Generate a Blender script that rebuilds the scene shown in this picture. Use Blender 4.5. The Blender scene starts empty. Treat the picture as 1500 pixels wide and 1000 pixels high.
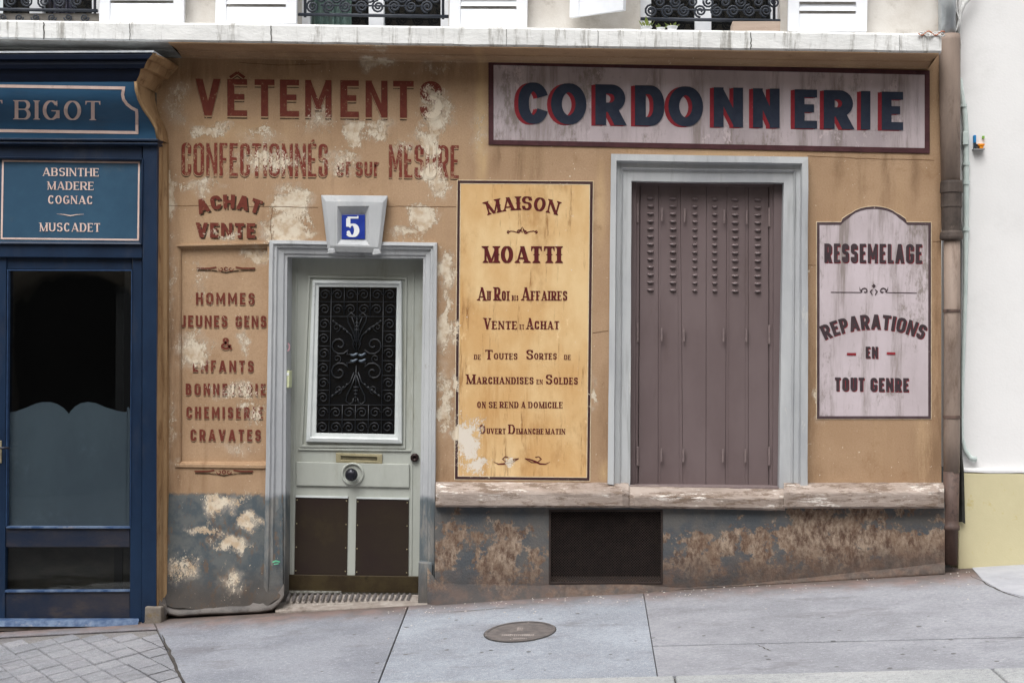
import bpy, math, random
from mathutils import Vector, Matrix, noise as mnoise
random.seed(5)
SC = bpy.context.scene
COL = SC.collection
R = math.radians

# ------------------------------------------------------------------ camera
F = 2083.3; DW = 9.78; YAW = 0.060; ROLL = 0.008; EYE = 1.74
fw = Vector((-math.sin(YAW), math.cos(YAW), 0)); r0 = Vector((math.cos(YAW), math.sin(YAW), 0)); u0 = Vector((0, 0, 1))
rt = r0*math.cos(ROLL) + u0*math.sin(ROLL); up = u0*math.cos(ROLL) - r0*math.sin(ROLL)
CAM = Vector((0, -DW, EYE))
cd = bpy.data.cameras.new('camera'); cam = bpy.data.objects.new('camera', cd); COL.objects.link(cam)
m = Matrix((rt, up, -fw)).transposed().to_4x4(); m.translation = CAM
cam.matrix_world = m
cd.sensor_width = 36; cd.lens = 50; cd.clip_start = 0.05; cd.clip_end = 500
SC.camera = cam
# ------------------------------------------------------------------ sky, sun, exposure
SUN_EL, SUN_AZ = 58, 200
w = bpy.data.worlds.new('World'); SC.world = w; w.use_nodes = True
nt = w.node_tree; bgn = nt.nodes['Background']
sky = nt.nodes.new('ShaderNodeTexSky'); sky.sky_type = 'NISHITA'; sky.sun_disc = False
sky.sun_elevation = R(SUN_EL); sky.sun_rotation = R(SUN_AZ); sky.air_density = 1.2; sky.dust_density = 4; sky.ozone_density = 1
hs = nt.nodes.new('ShaderNodeHueSaturation'); hs.inputs['Saturation'].default_value = 0.10
nt.links.new(sky.outputs[0], hs.inputs['Color']); nt.links.new(hs.outputs[0], bgn.inputs['Color'])
bgn.inputs['Strength'].default_value = 0.15
sl = bpy.data.lights.new('sun', 'SUN'); sl.energy = 1.0; sl.angle = R(40); sl.color = (1, .985, .965)
so = bpy.data.objects.new('sun', sl); COL.objects.link(so)
az = R(SUN_AZ); el = R(SUN_EL)
sd = Vector((math.sin(az)*math.cos(el), math.cos(az)*math.cos(el), math.sin(el)))
so.rotation_euler = sd.to_track_quat('Z', 'Y').to_euler(); so.location = (0, -8, 12)
SC.view_settings.view_transform = 'Standard'; SC.view_settings.look = 'None'
SC.view_settings.exposure = 0.68; SC.view_settings.gamma = 1

# ------------------------------------------------------------------ helpers: points
def ray(px, py):
    return (fw*F + rt*(px-750) + up*(500-py))
def P(px, py, Y=0.0):
    """photograph coordinate -> point of the place on the vertical plane y=Y"""
    d = ray(px, py); t = (Y-CAM.y)/d.y
    return CAM + d*t
def W(px, py, Y0, Y):
    p = P(px, py, Y0).copy(); p.y = Y; return p
a_ = P(430, 895, -.08); b_ = P(1180, 852, -.10)
GC = 0.015
GS = ((b_.z-GC*b_.y)-(a_.z-GC*a_.y))/(b_.x-a_.x); G0 = a_.z-GS*a_.x-GC*a_.y
def gz(x, y): return G0+GS*x+GC*y
def GP(px, py, h=0):
    d = ray(px, py); n = Vector((-GS, -GC, 1))
    t = (G0+h-n.dot(CAM))/n.dot(d); return CAM+d*t

# ------------------------------------------------------------------ helpers: objects
ORG = {}
def tag(o, label=None, cat=None, group=None, kind=None):
    if label: o['label'] = label
    if cat: o['category'] = cat
    if group: o['group'] = group
    if kind: o['kind'] = kind
    return o
def thing(name, loc, label, cat, group=None):
    o = bpy.data.objects.new(name, None); o.empty_display_size = .1; COL.objects.link(o)
    o.location = loc; ORG[o.name] = Vector(loc)
    return tag(o, label, cat, group)
class MB:
    def __init__(s): s.v = []; s.f = []
    def add(s, vs, fs):
        n = len(s.v); s.v += [Vector(v) for v in vs]; s.f += [tuple(i+n for i in f) for f in fs]; return s
    def poly(s, vs): return s.add(vs, [tuple(range(len(vs)))])
    def loft(s, rings, closed=False, cap=False):
        k = len(rings[0]); n = len(s.v); fs = []
        for r in rings: s.v += [Vector(p) for p in r]
        for a in range(len(rings)-1):
            for i in range(k if closed else k-1):
                j = (i+1) % k
                fs.append((n+a*k+i, n+a*k+j, n+(a+1)*k+j, n+(a+1)*k+i))
        if cap:
            fs.append(tuple(n+i for i in range(k))[::-1]); fs.append(tuple(n+(len(rings)-1)*k+i for i in range(k)))
        s.f += fs; return s
    def prism(s, front, back): return s.loft([front, back], closed=True, cap=True)
    def box(s, x0, y0, x1, y1, Yf, Yb, Yref=None):
        """box whose front face covers the photograph rectangle at depth Yf"""
        q = [(x0, y1), (x1, y1), (x1, y0), (x0, y0)]
        fr = [P(a, b, Yf if Yref is None else Yref) for a, b in q]
        for p in fr: p.y = Yf
        return s.prism(fr, [Vector((p.x, Yb, p.z)) for p in fr])
    def quad4(s, q, Yf, Yb):
        fr = [P(a, b, Yf) for a, b in q]
        return s.prism(fr, [Vector((p.x, Yb, p.z)) for p in fr])
    def wbox(s, a, b):
        x0, y0, z0 = a; x1, y1, z1 = b
        return s.prism([(x0, y0, z0), (x1, y0, z0), (x1, y0, z1), (x0, y0, z1)], [(x0, y1, z0), (x1, y1, z0), (x1, y1, z1), (x0, y1, z1)])
    def tube(s, pts, r, n=6, cap=True, rr=None):
        pts = [Vector(p) for p in pts]; rings = []; ref = None
        for i, p in enumerate(pts):
            t = (pts[min(i+1, len(pts)-1)]-pts[max(i-1, 0)])
            if t.length < 1e-9: t = Vector((0, 0, 1))
            t.normalize()
            if ref is None: ref = Vector((0, 1, 0)) if abs(t.y) < .8 else Vector((1, 0, 0))
            a = t.cross(ref); a.normalize(); b = t.cross(a); ref = -b if False else ref
            q = rr[i] if rr else r
            rings.append([p+(a*math.cos(k*2*math.pi/n)+b*math.sin(k*2*math.pi/n))*q for k in range(n)])
        return s.loft(rings, closed=True, cap=cap)
    def lathe(s, c, prof, n=20, axis='y'):
        rings = []
        for r_, h in prof:
            ring = []
            for k in range(n):
                a = k*2*math.pi/n
                if axis == 'y': ring.append(Vector((c[0]+math.cos(a)*r_, c[1]+h, c[2]+math.sin(a)*r_)))
                else: ring.append(Vector((c[0]+math.cos(a)*r_, c[1]+math.sin(a)*r_, c[2]+h)))
            rings.append(ring)
        return s.loft(rings, closed=True, cap=True)
    def mesh(s, name, mat, org=Vector((0, 0, 0)), smooth=False):
        me = bpy.data.meshes.new(name)
        me.from_pydata([tuple(v-org) for v in s.v], [], s.f)
        import bmesh
        bm = bmesh.new(); bm.from_mesh(me); bmesh.ops.recalc_face_normals(bm, faces=bm.faces); bm.to_mesh(me); bm.free()
        me.materials.append(mat)
        if smooth: me.polygons.foreach_set('use_smooth', [True]*len(me.polygons))
        return me
    def build(s, name, mat, parent=None, label=None, cat=None, group=None, kind=None, bevel=0, smooth=False):
        org = ORG[parent.name] if parent else Vector((0, 0, 0))
        me = s.mesh(name, mat, org, smooth)
        o = bpy.data.objects.new(name, me); COL.objects.link(o)
        if parent: o.parent = parent
        ORG[o.name] = org
        if bevel:
            b = o.modifiers.new('bevel', 'BEVEL'); b.width = bevel; b.segments = 2; b.limit_method = 'ANGLE'; b.angle_limit = R(40)
        return tag(o, label, cat, group, kind)
def place(name, me, loc, parent, rot=None, scale=None, **kw):
    o = bpy.data.objects.new(name, me); COL.objects.link(o)
    org = ORG[parent.name] if parent else Vector((0, 0, 0))
    if parent: o.parent = parent
    o.location = Vector(loc)-org; ORG[o.name] = org
    if rot: o.rotation_euler = rot
    if scale: o.scale = scale
    return tag(o, **kw)

# ------------------------------------------------------------------ helpers: materials
def lin(c):
    return tuple(((x/255)/12.92 if x/255 <= .04045 else ((x/255+.055)/1.055)**2.4) for x in c)+(1,)
class T:
    def __init__(s, name, rough=.7, spec=.3, metal=0):
        s.m = bpy.data.materials.new(name); s.m.use_nodes = True; s.t = s.m.node_tree
        s.b = s.t.nodes['Principled BSDF']; s.b.inputs['Roughness'].default_value = rough
        s.b.inputs['Specular IOR Level'].default_value = spec; s.b.inputs['Metallic'].default_value = metal
        s.pos = s.n('ShaderNodeNewGeometry').outputs['Position']
    def n(s, t): return s.t.nodes.new(t)
    def put(s, a, i):
        if isinstance(a, bpy.types.NodeSocket): s.t.links.new(a, i)
        else: i.default_value = a
    def noise(s, scale, st=(1, 1, 1), detail=4, rough=.6, off=0, dist=0, vec=None, col=False):
        mp = s.n('ShaderNodeMapping'); s.put(vec or s.pos, mp.inputs[0]); mp.inputs['Scale'].default_value = st; mp.inputs['Location'].default_value = (off*3.1, off*1.7, off*2.3)
        n = s.n('ShaderNodeTexNoise'); s.t.links.new(mp.outputs[0], n.inputs['Vector'])
        n.inputs['Scale'].default_value = scale; n.inputs['Detail'].default_value = detail; n.inputs['Roughness'].default_value = rough; n.inputs['Distortion'].default_value = dist
        return n.outputs['Color' if col else 'Fac']
    def ramp(s, f, lo, hi, a=0., b=1.):
        r = s.n('ShaderNodeMapRange'); r.interpolation_type = 'SMOOTHSTEP'; s.put(f, r.inputs['Value'])
        for k, v in (('From Min', lo), ('From Max', hi), ('To Min', a), ('To Max', b)): s.put(v, r.inputs[k])
        return r.outputs[0]
    def mix(s, f, a, b, mode='MIX'):
        r = s.n('ShaderNodeMix'); r.data_type = 'RGBA'; r.blend_type = mode; s.put(f, r.inputs[0])
        s.put(lin(a) if isinstance(a, tuple) and len(a) == 3 else a, r.inputs[6]); s.put(lin(b) if isinstance(b, tuple) and len(b) == 3 else b, r.inputs[7])
        return r.outputs[2]
    def math(s, op, a, b=0.):
        r = s.n('ShaderNodeMath'); r.operation = op; s.put(a, r.inputs[0]); s.put(b, r.inputs[1]); return r.outputs[0]
    def z(s):
        r = s.n('ShaderNodeSeparateXYZ'); s.t.links.new(s.pos, r.inputs[0]); return r.outputs
    def bump(s, h, strength=.4, dist=.004):
        r = s.n('ShaderNodeBump'); r.inputs['Strength'].default_value = strength; r.inputs['Distance'].default_value = dist
        s.put(h, r.inputs['Height']); s.t.links.new(r.outputs[0], s.b.inputs['Normal'])
    def done(s, c, rough=None):
        s.put(lin(c) if isinstance(c, tuple) and len(c) == 3 else c, s.b.inputs['Base Color'])
        if rough is not None: s.put(rough, s.b.inputs['Roughness'])
        return s.m

# where the paint has come off: (photo x, y, half width, half height, strength)
BLOBS = [(428, 300, 34, 26, .95), (418, 335, 38, 24, .9), (440, 345, 30, 14, .7), (520, 195, 18, 22, .8), (553, 190, 22, 20, .6), (640, 168, 26, 40, .8),
  (628, 205, 22, 26, .8), (638, 262, 24, 30, .8), (620, 320, 26, 24, .85), (600, 345, 26, 12, .6), (305, 192, 34, 12, .8), (385, 198, 40, 16, .45),
  (250, 280, 12, 42, .7), (290, 275, 40, 14, .55), (372, 374, 24, 14, .8), (280, 512, 32, 26, .75), (352, 500, 9, 28, .5), (350, 572, 48, 12, .5), (372, 600, 26, 16, .45),
  (552, 92, 28, 12, .7), (640, 96, 40, 10, .35), (652, 400, 14, 34, .85), (652, 470, 13, 50, .8), (650, 590, 14, 60, .7), (685, 640, 22, 36, .9), (692, 682, 24, 14, .8),
  (672, 560, 10, 20, .6), (744, 676, 16, 8, .7), (250, 420, 9, 90, .35), (400, 235, 60, 24, .55), (340, 655, 40, 14, .35), (868, 575, 8, 26, .55), (260, 150, 22, 40, .42),
  (585, 215, 22, 14, .4), (1203, 590, 10, 30, .6), (330, 345, 30, 10, .5), (500, 235, 30, 20, .5), (325, 735, 34, 20, .75), (368, 762, 14, 16, .75), (340, 796, 30, 12, .8), (300, 778, 34, 10, .6), (270, 830, 30, 26, .5), (345, 850, 20, 26, .5), (290, 400, 14, 40, .3), (700, 190, 14, 50, .3), (248, 640, 8, 60, .45), (465, 175, 30, 30, .38)]
def field_group(name, blobs, warp, soft):
  pg = bpy.data.node_groups.new(name, 'ShaderNodeTree')
  pg.interface.new_socket('Vector', in_out='INPUT', socket_type='NodeSocketVector'); pg.interface.new_socket('Value', in_out='OUTPUT', socket_type='NodeSocketFloat')
  gi = pg.nodes.new('NodeGroupInput'); go = pg.nodes.new('NodeGroupOutput')
  nz = pg.nodes.new('ShaderNodeTexNoise'); nz.inputs['Scale'].default_value = 7; nz.inputs['Detail'].default_value = 4; pg.links.new(gi.outputs[0], nz.inputs['Vector'])
  wm = pg.nodes.new('ShaderNodeVectorMath'); wm.operation = 'MULTIPLY_ADD'; pg.links.new(nz.outputs['Color'], wm.inputs[0]); wm.inputs[1].default_value = (warp, warp, warp); pg.links.new(gi.outputs[0], wm.inputs[2])
  acc = None
  for bx_, by_, rx_, ry_, st_ in blobs:
      c = P(bx_, by_, 0)
      a = pg.nodes.new('ShaderNodeVectorMath'); a.operation = 'SUBTRACT'; pg.links.new(wm.outputs[0], a.inputs[0]); a.inputs[1].default_value = (c.x+warp/2, c.y, c.z+warp/2)
      b = pg.nodes.new('ShaderNodeVectorMath'); b.operation = 'MULTIPLY'; pg.links.new(a.outputs[0], b.inputs[0]); b.inputs[1].default_value = (213/rx_/1.35, 0, 213/ry_/1.35)
      l = pg.nodes.new('ShaderNodeVectorMath'); l.operation = 'LENGTH'; pg.links.new(b.outputs[0], l.inputs[0])
      r = pg.nodes.new('ShaderNodeMapRange'); pg.links.new(l.outputs['Value'], r.inputs[0])
      r.inputs['From Min'].default_value = soft; r.inputs['From Max'].default_value = 1.; r.inputs['To Min'].default_value = st_; r.inputs['To Max'].default_value = 0
      if acc is None: acc = r.outputs[0]
      else:
          x = pg.nodes.new('ShaderNodeMath'); x.operation = 'MAXIMUM'; pg.links.new(acc, x.inputs[0]); pg.links.new(r.outputs[0], x.inputs[1]); acc = x.outputs[0]
  pg.links.new(acc, go.inputs[0])
  return pg
pg = field_group('peel_field', BLOBS, .28, .25)
DIRTS = [(250, 520, 18, 230, .9), (244, 330, 14, 90, .7), (246, 800, 16, 90, .8), (886, 640, 10, 90, .5), (1374, 520, 12, 260, .75), (1362, 660, 26, 70, .7), (1190, 560, 10, 160, .5),
  (760, 232, 10, 46, .75), (784, 245, 12, 56, .7), (730, 226, 8, 30, .6), (1300, 262, 9, 60, .65), (1262, 256, 7, 46, .55), (1228, 250, 7, 40, .5), (1340, 250, 8, 50, .6), (670, 620, 14, 90, .5),
  (270, 110, 60, 34, .7), (440, 96, 120, 16, .6), (650, 104, 80, 24, .6), (400, 700, 14, 60, .5), (268, 700, 30, 24, .6), (650, 690, 16, 40, .6), (1200, 690, 30, 16, .5), (480, 820, 1, 1, 0)]
LIGHTS = [(704, 180, 9, 110, .9), (708, 240, 8, 30, .8), (880, 300, 8, 60, .6), (1050, 228, 120, 5, .5), (340, 190, 70, 20, .3), (885, 690, 8, 16, .7)]
dg_ = field_group('grime_field', DIRTS, .10, .1); lg_ = field_group('fade_field', LIGHTS, .05, .2)
def field(t, g_):
    g = t.n('ShaderNodeGroup'); g.node_tree = g_; t.t.links.new(t.pos, g.inputs[0]); return g.outputs[0]
def peel(t, gain=.34, lo=.67, hi=.71):
    g = t.n('ShaderNodeGroup'); g.node_tree = pg; t.t.links.new(t.pos, g.inputs[0])
    fine = t.math('ADD', t.math('MULTIPLY', t.noise(26, (1, 1, .62), 9, .8, dist=.25), .53), t.math('MULTIPLY', t.noise(95, (1, 1, .7), 4, .8, off=33), .52))
    t.field = g.outputs[0]
    sp = t.math('ADD', t.math('ADD', t.noise(46, detail=3, rough=.62, off=71), t.math('MULTIPLY', g.outputs[0], .20)), t.math('MULTIPLY', t.ramp(t.noise(2.2, detail=4, off=73), .45, .7), .05))
    sp = t.ramp(sp, .715, .735)
    return t.math('MAXIMUM', sp, t.ramp(t.math('ADD', fine, t.math('MULTIPLY', g.outputs[0], gain)), lo-.015, hi-.0))
def tan_col(t):
    c = t.mix(t.ramp(t.noise(1.3, detail=5), .35, .68), (167, 138, 110), (185, 156, 127))
    c = t.mix(t.ramp(t.noise(5, (1, 1, .12), 5, .6, 3), .52, .75, 0, .55), c, (192, 163, 128))
    c = t.mix(t.ramp(t.noise(9, (1, 1, .08), 5, .6, 7), .58, .8, 0, .6), c, (128, 99, 72))
    c = t.mix(t.ramp(t.noise(90, detail=3, off=2), .3, .75, 0, .4), c, (150, 119, 88))
    c = t.mix(t.math('MULTIPLY', field(t, lg_), .6), c, (214, 184, 138))
    gr = t.math('MULTIPLY', field(t, dg_), t.ramp(t.noise(10, (1, 1, .14), 8, .75, 51), .36, .6))
    c = t.mix(t.math('MULTIPLY', gr, .85), c, (104, 78, 56))
    c = t.mix(t.ramp(t.noise(38, (1, 1, .6), 7, .8, 61), .62, .68, 0, .5), c, (112, 82, 56))
    return t.mix(t.ramp(t.noise(3.5, detail=7, rough=.7, off=11), .58, .75, 0, .6), c, (140, 108, 78))
ZS = P(300, 722, 0).z
def mat_tan():
    t = T('tan_limewash', .85, .15); c = tan_col(t)
    pc = t.mix(t.ramp(t.noise(14, detail=5, off=5), .4, .65), (216, 204, 184), (190, 168, 142))
    zz = t.z()[2]
    sl_ = t.mix(t.ramp(t.noise(7, detail=8, rough=.7, off=9), .42, .6), (80, 88, 93), (100, 103, 103))
    sl_ = t.mix(t.ramp(t.noise(9, (1, 1, .5), 8, .75, 4), .53, .6, 0, .75), sl_, (112, 92, 76))
    sl_ = t.mix(t.ramp(t.noise(16, (1, 1, .35), 8, .75, 14), .62, .68, 0, .9), sl_, (176, 160, 138))
    edge = t.math('ADD', zz, t.math('MULTIPLY', t.math('SUBTRACT', t.noise(22, detail=4, off=8), .5), .06))
    low = t.ramp(edge, ZS-.02, ZS+.01, 1, 0)
    c = t.mix(low, c, sl_)
    # damp dark foot of the wall
    c = t.mix(t.math('MULTIPLY', t.ramp(t.math('ADD', zz, t.math('MULTIPLY', t.noise(6, detail=6, off=21), .3)), ZS-.62, ZS-.28, 1, 0), .8), c, (74, 66, 60))
    mk = peel(t); c = t.mix(t.math('MULTIPLY', t.ramp(t.field, .05, .6, 0, .65), t.ramp(t.noise(6, detail=6, rough=.7, off=41), .40, .60)), c, (200, 186, 170)); c = t.mix(mk, c, pc)
    h = t.math('ADD', t.noise(130, detail=3), t.math('MULTIPLY', mk, -1.6))
    t.bump(h, .55, .0035); return t.done(c)
TAN = mat_tan()
def worn(name, col, col2=None, base='tan', fade=.62, dark=None):
    """paint on a wall that wears off together with the wall's own paint"""
    t = T(name, .8, .2)
    c = t.mix(t.ramp(t.noise(20, detail=6, off=1), .35, .7), col, col2 or col)
    if base == 'tan':
        under = tan_col(t); pc = (220, 206, 184)
        fd = t.ramp(t.noise(45, (1, 1, .8), 8, .8, 17), fade-.03, fade+.03, 0, .9)
        c = t.mix(fd, c, under); c = t.mix(peel(t, .34, .675, .715), c, pc)
    t.bump(t.noise(130, detail=3), .4, .003)
    return t.done(c)
RED = worn('faded_red_paint', (114, 58, 46), (104, 50, 42))
RED2 = worn('faded_brick_red_paint', (122, 58, 46), (112, 54, 46), fade=.57)
DKS = worn('dark_shade_paint', (70, 52, 36), (62, 50, 38), fade=.58)
MAR = worn('maroon_print', (84, 30, 32), (98, 36, 34), fade=.72)
BORD = worn('dark_border_paint', (62, 42, 44), (74, 54, 54), fade=.70)
LINE = worn('pale_edge_line', (226, 208, 180), (206, 184, 150), fade=.62)
def mat_parch():
    t = T('yellow_sign_paint', .75, .2)
    c = t.mix(t.ramp(t.noise(2.2, (1, 1, .6), 5, .6, 2), .35, .65), (206, 165, 112), (224, 194, 146))
    c = t.mix(t.ramp(t.noise(5, (1, 1, .1), 7, .7, 5), .52, .72, 0, .7), c, (184, 136, 80))
    c = t.mix(t.ramp(t.noise(18, (1, 1, .1), 8, .78, 9), .55, .68, 0, .8), c, (132, 88, 46)); c = t.mix(t.ramp(t.noise(3, (1, 1, .5), 6, .7, 29), .52, .7, 0, .5), c, (160, 112, 60))
    c = t.mix(t.ramp(t.noise(6, (1, 1, .5), 8, .75, 15), .6, .66, 0, .5), c, (240, 214, 168))
    mk = peel(t, .31, .68, .72); c = t.mix(mk, c, (220, 210, 196))
    t.bump(t.math('ADD', t.noise(110, detail=3), t.math('MULTIPLY', mk, -1.5)), .45, .003); return t.done(c)
PARCH = mat_parch()
def mat_mauve(name, a=(170, 158, 160), b=(192, 179, 182), off=0):
    t = T(name, .75, .2)
    c = t.mix(t.ramp(t.noise(2.5, (1, 1, .5), 5, .6, 2+off), .35, .65), a, b)
    c = t.mix(t.ramp(t.noise(9, (1, 1, .08), 8, .75, 5+off), .47, .68, 0, .8), c, (128, 117, 110))
    c = t.mix(t.ramp(t.noise(5, (1, 1, .4), 9, .8, 9+off), .53, .64, 0, .75), c, (122, 112, 102))
    c = t.mix(t.ramp(t.noise(4, (1, 1, .6), 9, .75, 19+off), .60, .63, 0, .7), c, (206, 192, 194))
    t.bump(t.noise(110, detail=3), .4, .003); return t.done(c)
MAUVE = mat_mauve('mauve_sign_paint'); MAUVE2 = mat_mauve('pale_mauve_sign_paint', (184, 172, 175), (200, 188, 192), 6)
def simple(name, a, b, scale=8, st=(1, 1, 1), rough=.7, spec=.3, metal=0, bs=.3, bd=.003, dirt=None, dsc=6, dlo=.55, dhi=.7, dst=(1, 1, 1), damt=.7, off=0, bsc=90):
    t = T(name, rough, spec, metal)
    c = t.mix(t.ramp(t.noise(scale, st, 6, .65, off), .35, .65), a, b)
    if dirt: c = t.mix(t.ramp(t.noise(dsc, dst, 9, .75, off+4), dlo, dhi, 0, damt), c, dirt)
    if bs: t.bump(t.noise(bsc, detail=4, off=off), bs, bd)
    return t.done(c)
NAVY = simple('navy_letter_paint', (34, 42, 60), (44, 52, 68), 12, dirt=(90, 84, 92), dsc=30, dlo=.6, dhi=.75, damt=.5)
CRIM = simple('crimson_letter_shade', (150, 40, 50), (132, 34, 44), 12, dirt=(168, 110, 112), dsc=26, dlo=.58, dhi=.75, damt=.5)
DBORD = simple('dark_maroon_border', (66, 36, 40), (80, 46, 50), 10, dirt=(110, 82, 82), dsc=14, damt=.4)
CHAR = simple('charcoal_letter_paint', (58, 46, 50), (68, 54, 58), 12)
def mat_casing():
    t = T('grey_stone_paint', .75, .25)
    c = t.mix(t.ramp(t.noise(3, (1, 1, .3), 6, .6, 3), .35, .65), (166, 168, 171), (186, 188, 189))
    c = t.mix(t.ramp(t.noise(14, (1, 1, .07), 6, .6, 6), .55, .75, 0, .6), c, (132, 134, 132))
    c = t.mix(t.ramp(t.noise(24, (1, 1, .5), 9, .8, 9), .64, .69, 0, .8), c, (120, 104, 92))
    c = t.mix(t.ramp(t.noise(12, (1, 1, .3), 8, .7, 13), .62, .68, 0, .6), c, (202, 200, 194))
    zz = t.z()[2]; xx = t.z()[0]
    low = t.ramp(t.math('ADD', zz, t.math('MULTIPLY', t.noise(14, detail=5), .08)), ZS-.0, ZS+.06, 1, 0)
    lft = t.ramp(xx, P(700, 600).x-.01, P(700, 600).x+.01, 1, 0)
    sl_ = t.mix(t.ramp(t.noise(12, (1, 1, .25), 8, .7, 3), .45, .62), (96, 104, 108), (134, 132, 128))
    sl_ = t.mix(t.ramp(t.math('ADD', zz, t.math('MULTIPLY', t.noise(8, detail=5, off=5), .3)), ZS-.6, ZS-.2, .75, 0), sl_, (88, 80, 74))
    c = t.mix(t.math('MULTIPLY', low, lft), c, sl_)
    t.bump(t.math('ADD', t.noise(60, (1, 1, .3), 5), t.noise(9, detail=4)), .5, .004); return t.done(c)
CASE = mat_casing()
def mat_ledge():
    t = T('white_painted_stone', .8, .2)
    c = t.mix(t.ramp(t.noise(3, (1, 1, 2), 6, .6), .35, .65), (220, 220, 218), (234, 234, 232))
    c = t.mix(t.ramp(t.noise(11, (1, 1, .12), 8, .75, 4), .50, .66, 0, .8), c, (132, 128, 120))
    c = t.mix(t.ramp(t.noise(45, (.5, 1, 1.5), 6, .8, 7), .66, .71, 0, .9), c, (92, 88, 82))
    zz = t.z(); hgt = t.math('SUBTRACT', zz[2], t.math('MULTIPLY', zz[0], 0.0))
    t.bump(t.noise(50, (.5, 1, 1), 5), .6, .005); return t.done(c)
LEDGE = mat_ledge()
def mat_plinth():
    t = T('weathered_slate_plinth', .8, .25)
    zz = t.z()[2]; xx = t.z()[0]
    sl_ = t.mix(t.ramp(t.noise(5, detail=7, rough=.65), .4, .6), (82, 86, 90), (98, 96, 94))
    br = t.mix(t.ramp(t.noise(24, (1, 1, .55), 9, .8, 8), .36, .62), (168, 150, 132), (88, 67, 56))
    br = t.mix(t.ramp(t.noise(6, (1, 1, .8), 7, .7, 28), .4, .65, 0, .6), br, (122, 98, 80))
    bias = t.ramp(xx, P(980, 800).x, P(1240, 800).x, .0, -.085)
    amt = t.math('SUBTRACT', t.math('ADD', t.math('MULTIPLY', t.noise(3.4, (1, 1, 1.1), 9, .72, 3), .75), t.math('MULTIPLY', t.noise(30, detail=6, rough=.8, off=43), .25)), bias)
    top = t.ramp(t.math('ADD', zz, t.math('MULTIPLY', t.noise(12, detail=5, off=47), .07)), P(900, 775).z, P(900, 752).z, 0, .10)
    c = t.mix(t.ramp(t.math('SUBTRACT', amt, top), .475, .505), sl_, br)
    c = t.mix(t.ramp(t.noise(34, (1, 1, .6), 9, .8, 12), .60, .66, 0, .8), c, (88, 62, 50))
    c = t.mix(t.ramp(t.noise(30, (1, 1, .7), 9, .8, 22), .64, .68, 0, .8), c, (196, 184, 168))
    lo = t.math('ADD', t.math('SUBTRACT', zz, t.math('MULTIPLY', xx, GS)), t.math('MULTIPLY', t.noise(4, detail=5, off=6), .22))
    c = t.mix(t.ramp(lo, G0+.14, G0+.38, .8, 0), c, t.mix(t.ramp(t.noise(12, detail=8, off=31), .4, .6), (96, 80, 72), (76, 70, 68)))
    t.bump(t.math('ADD', t.noise(70, detail=6, rough=.7), t.math('MULTIPLY', t.noise(9, detail=8, off=3), 2.)), .8, .007); return t.done(c)
PLINTH = mat_plinth()
def mat_sill():
    t = T('worn_stone_sill', .7, .3)
    c = t.mix(t.ramp(t.noise(4, (.5, 1, 3), 7, .7), .38, .62), (146, 132, 122), (174, 160, 150))
    c = t.mix(t.ramp(t.noise(10, (.5, 1, 2.2), 9, .8, 4), .50, .58, 0, .85), c, (112, 94, 80))
    c = t.mix(t.ramp(t.noise(9, (.4, 1, 2.4), 9, .8, 9), .57, .61, 0, .95), c, (222, 214, 206))
    c = t.mix(t.ramp(t.noise(12, (.5, 1, 2), 9, .8, 19), .6, .66, 0, .8), c, (96, 96, 94))
    t.bump(t.math('ADD', t.noise(60, (.4, 1, 1.5), 6, .7), t.math('MULTIPLY', t.noise(8, (.5, 1, 2), 6), 2)), .7, .006); return t.done(c)
SILL = mat_sill()
SHUT = simple('taupe_metal_paint', (104, 90, 90), (112, 98, 98), 3, (1, 1, .4), rough=.5, spec=.35, bs=.12, bd=.002, dirt=(92, 78, 76), dsc=8, dst=(1, 1, .2), damt=.5)
SHUTD = simple('taupe_metal_handle', (118, 104, 104), (130, 116, 114), 30, rough=.45)  # shutter paint lightened to put a highlight on the hinge pins
DOORM = simple('grey_green_door_paint', (164, 167, 159), (176, 179, 171), 3, (1, 1, .3), rough=.5, spec=.35, bs=.2, bd=.002, dirt=(126, 120, 98), dsc=5, dst=(1, 1, .25), dlo=.5, dhi=.75, damt=.7)
DOORW = simple('pale_door_moulding', (196, 201, 200), (208, 212, 210), 6, rough=.5, bs=.2, dirt=(140, 134, 118), dsc=30, dlo=.64, dhi=.69, damt=.8)
KICK = simple('brown_kick_metal', (44, 32, 28), (50, 40, 30), 2, (1, 1, 1.2), rough=.38, spec=.5, metal=.2, bs=.15, dirt=(64, 54, 36), dsc=3, dst=(1, 1, .8), damt=.5)
KICKB = simple('olive_brass_metal', (70, 60, 40), (56, 46, 32), 6, rough=.4, metal=.3, dirt=(30, 26, 20), dsc=8)
IRON = simple('black_wrought_iron', (17, 20, 25), (24, 27, 33), 10, rough=.45, spec=.5, bs=0)
IRONR = simple('grey_railing_iron', (42, 47, 56), (52, 56, 64), 10, rough=.5, bs=0)
BRASS = simple('dull_brass', (150, 142, 112), (170, 160, 130), 20, rough=.45, metal=.3, bs=.1)
KNOB = simple('dark_bronze', (34, 34, 42), (46, 46, 54), 20, rough=.3, metal=.5, spec=.6, bs=0)
BLUE = simple('navy_shop_paint', (12, 33, 58), (20, 43, 70), 3, (1, 1, .5), rough=.42, spec=.4, bs=.15, bd=.002, dirt=(52, 56, 68), dsc=4, dst=(1, 1, .35), dlo=.5, dhi=.7, damt=.7)
BLUEW = simple('worn_navy_shop_paint', (22, 34, 54), (48, 48, 56), 3.5, (1, 1, .8), rough=.45, spec=.4, bs=.2, bd=.002, dirt=(70, 62, 60), dsc=6, dst=(.4, 1, 1), dlo=.45, dhi=.66, damt=.7)
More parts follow.
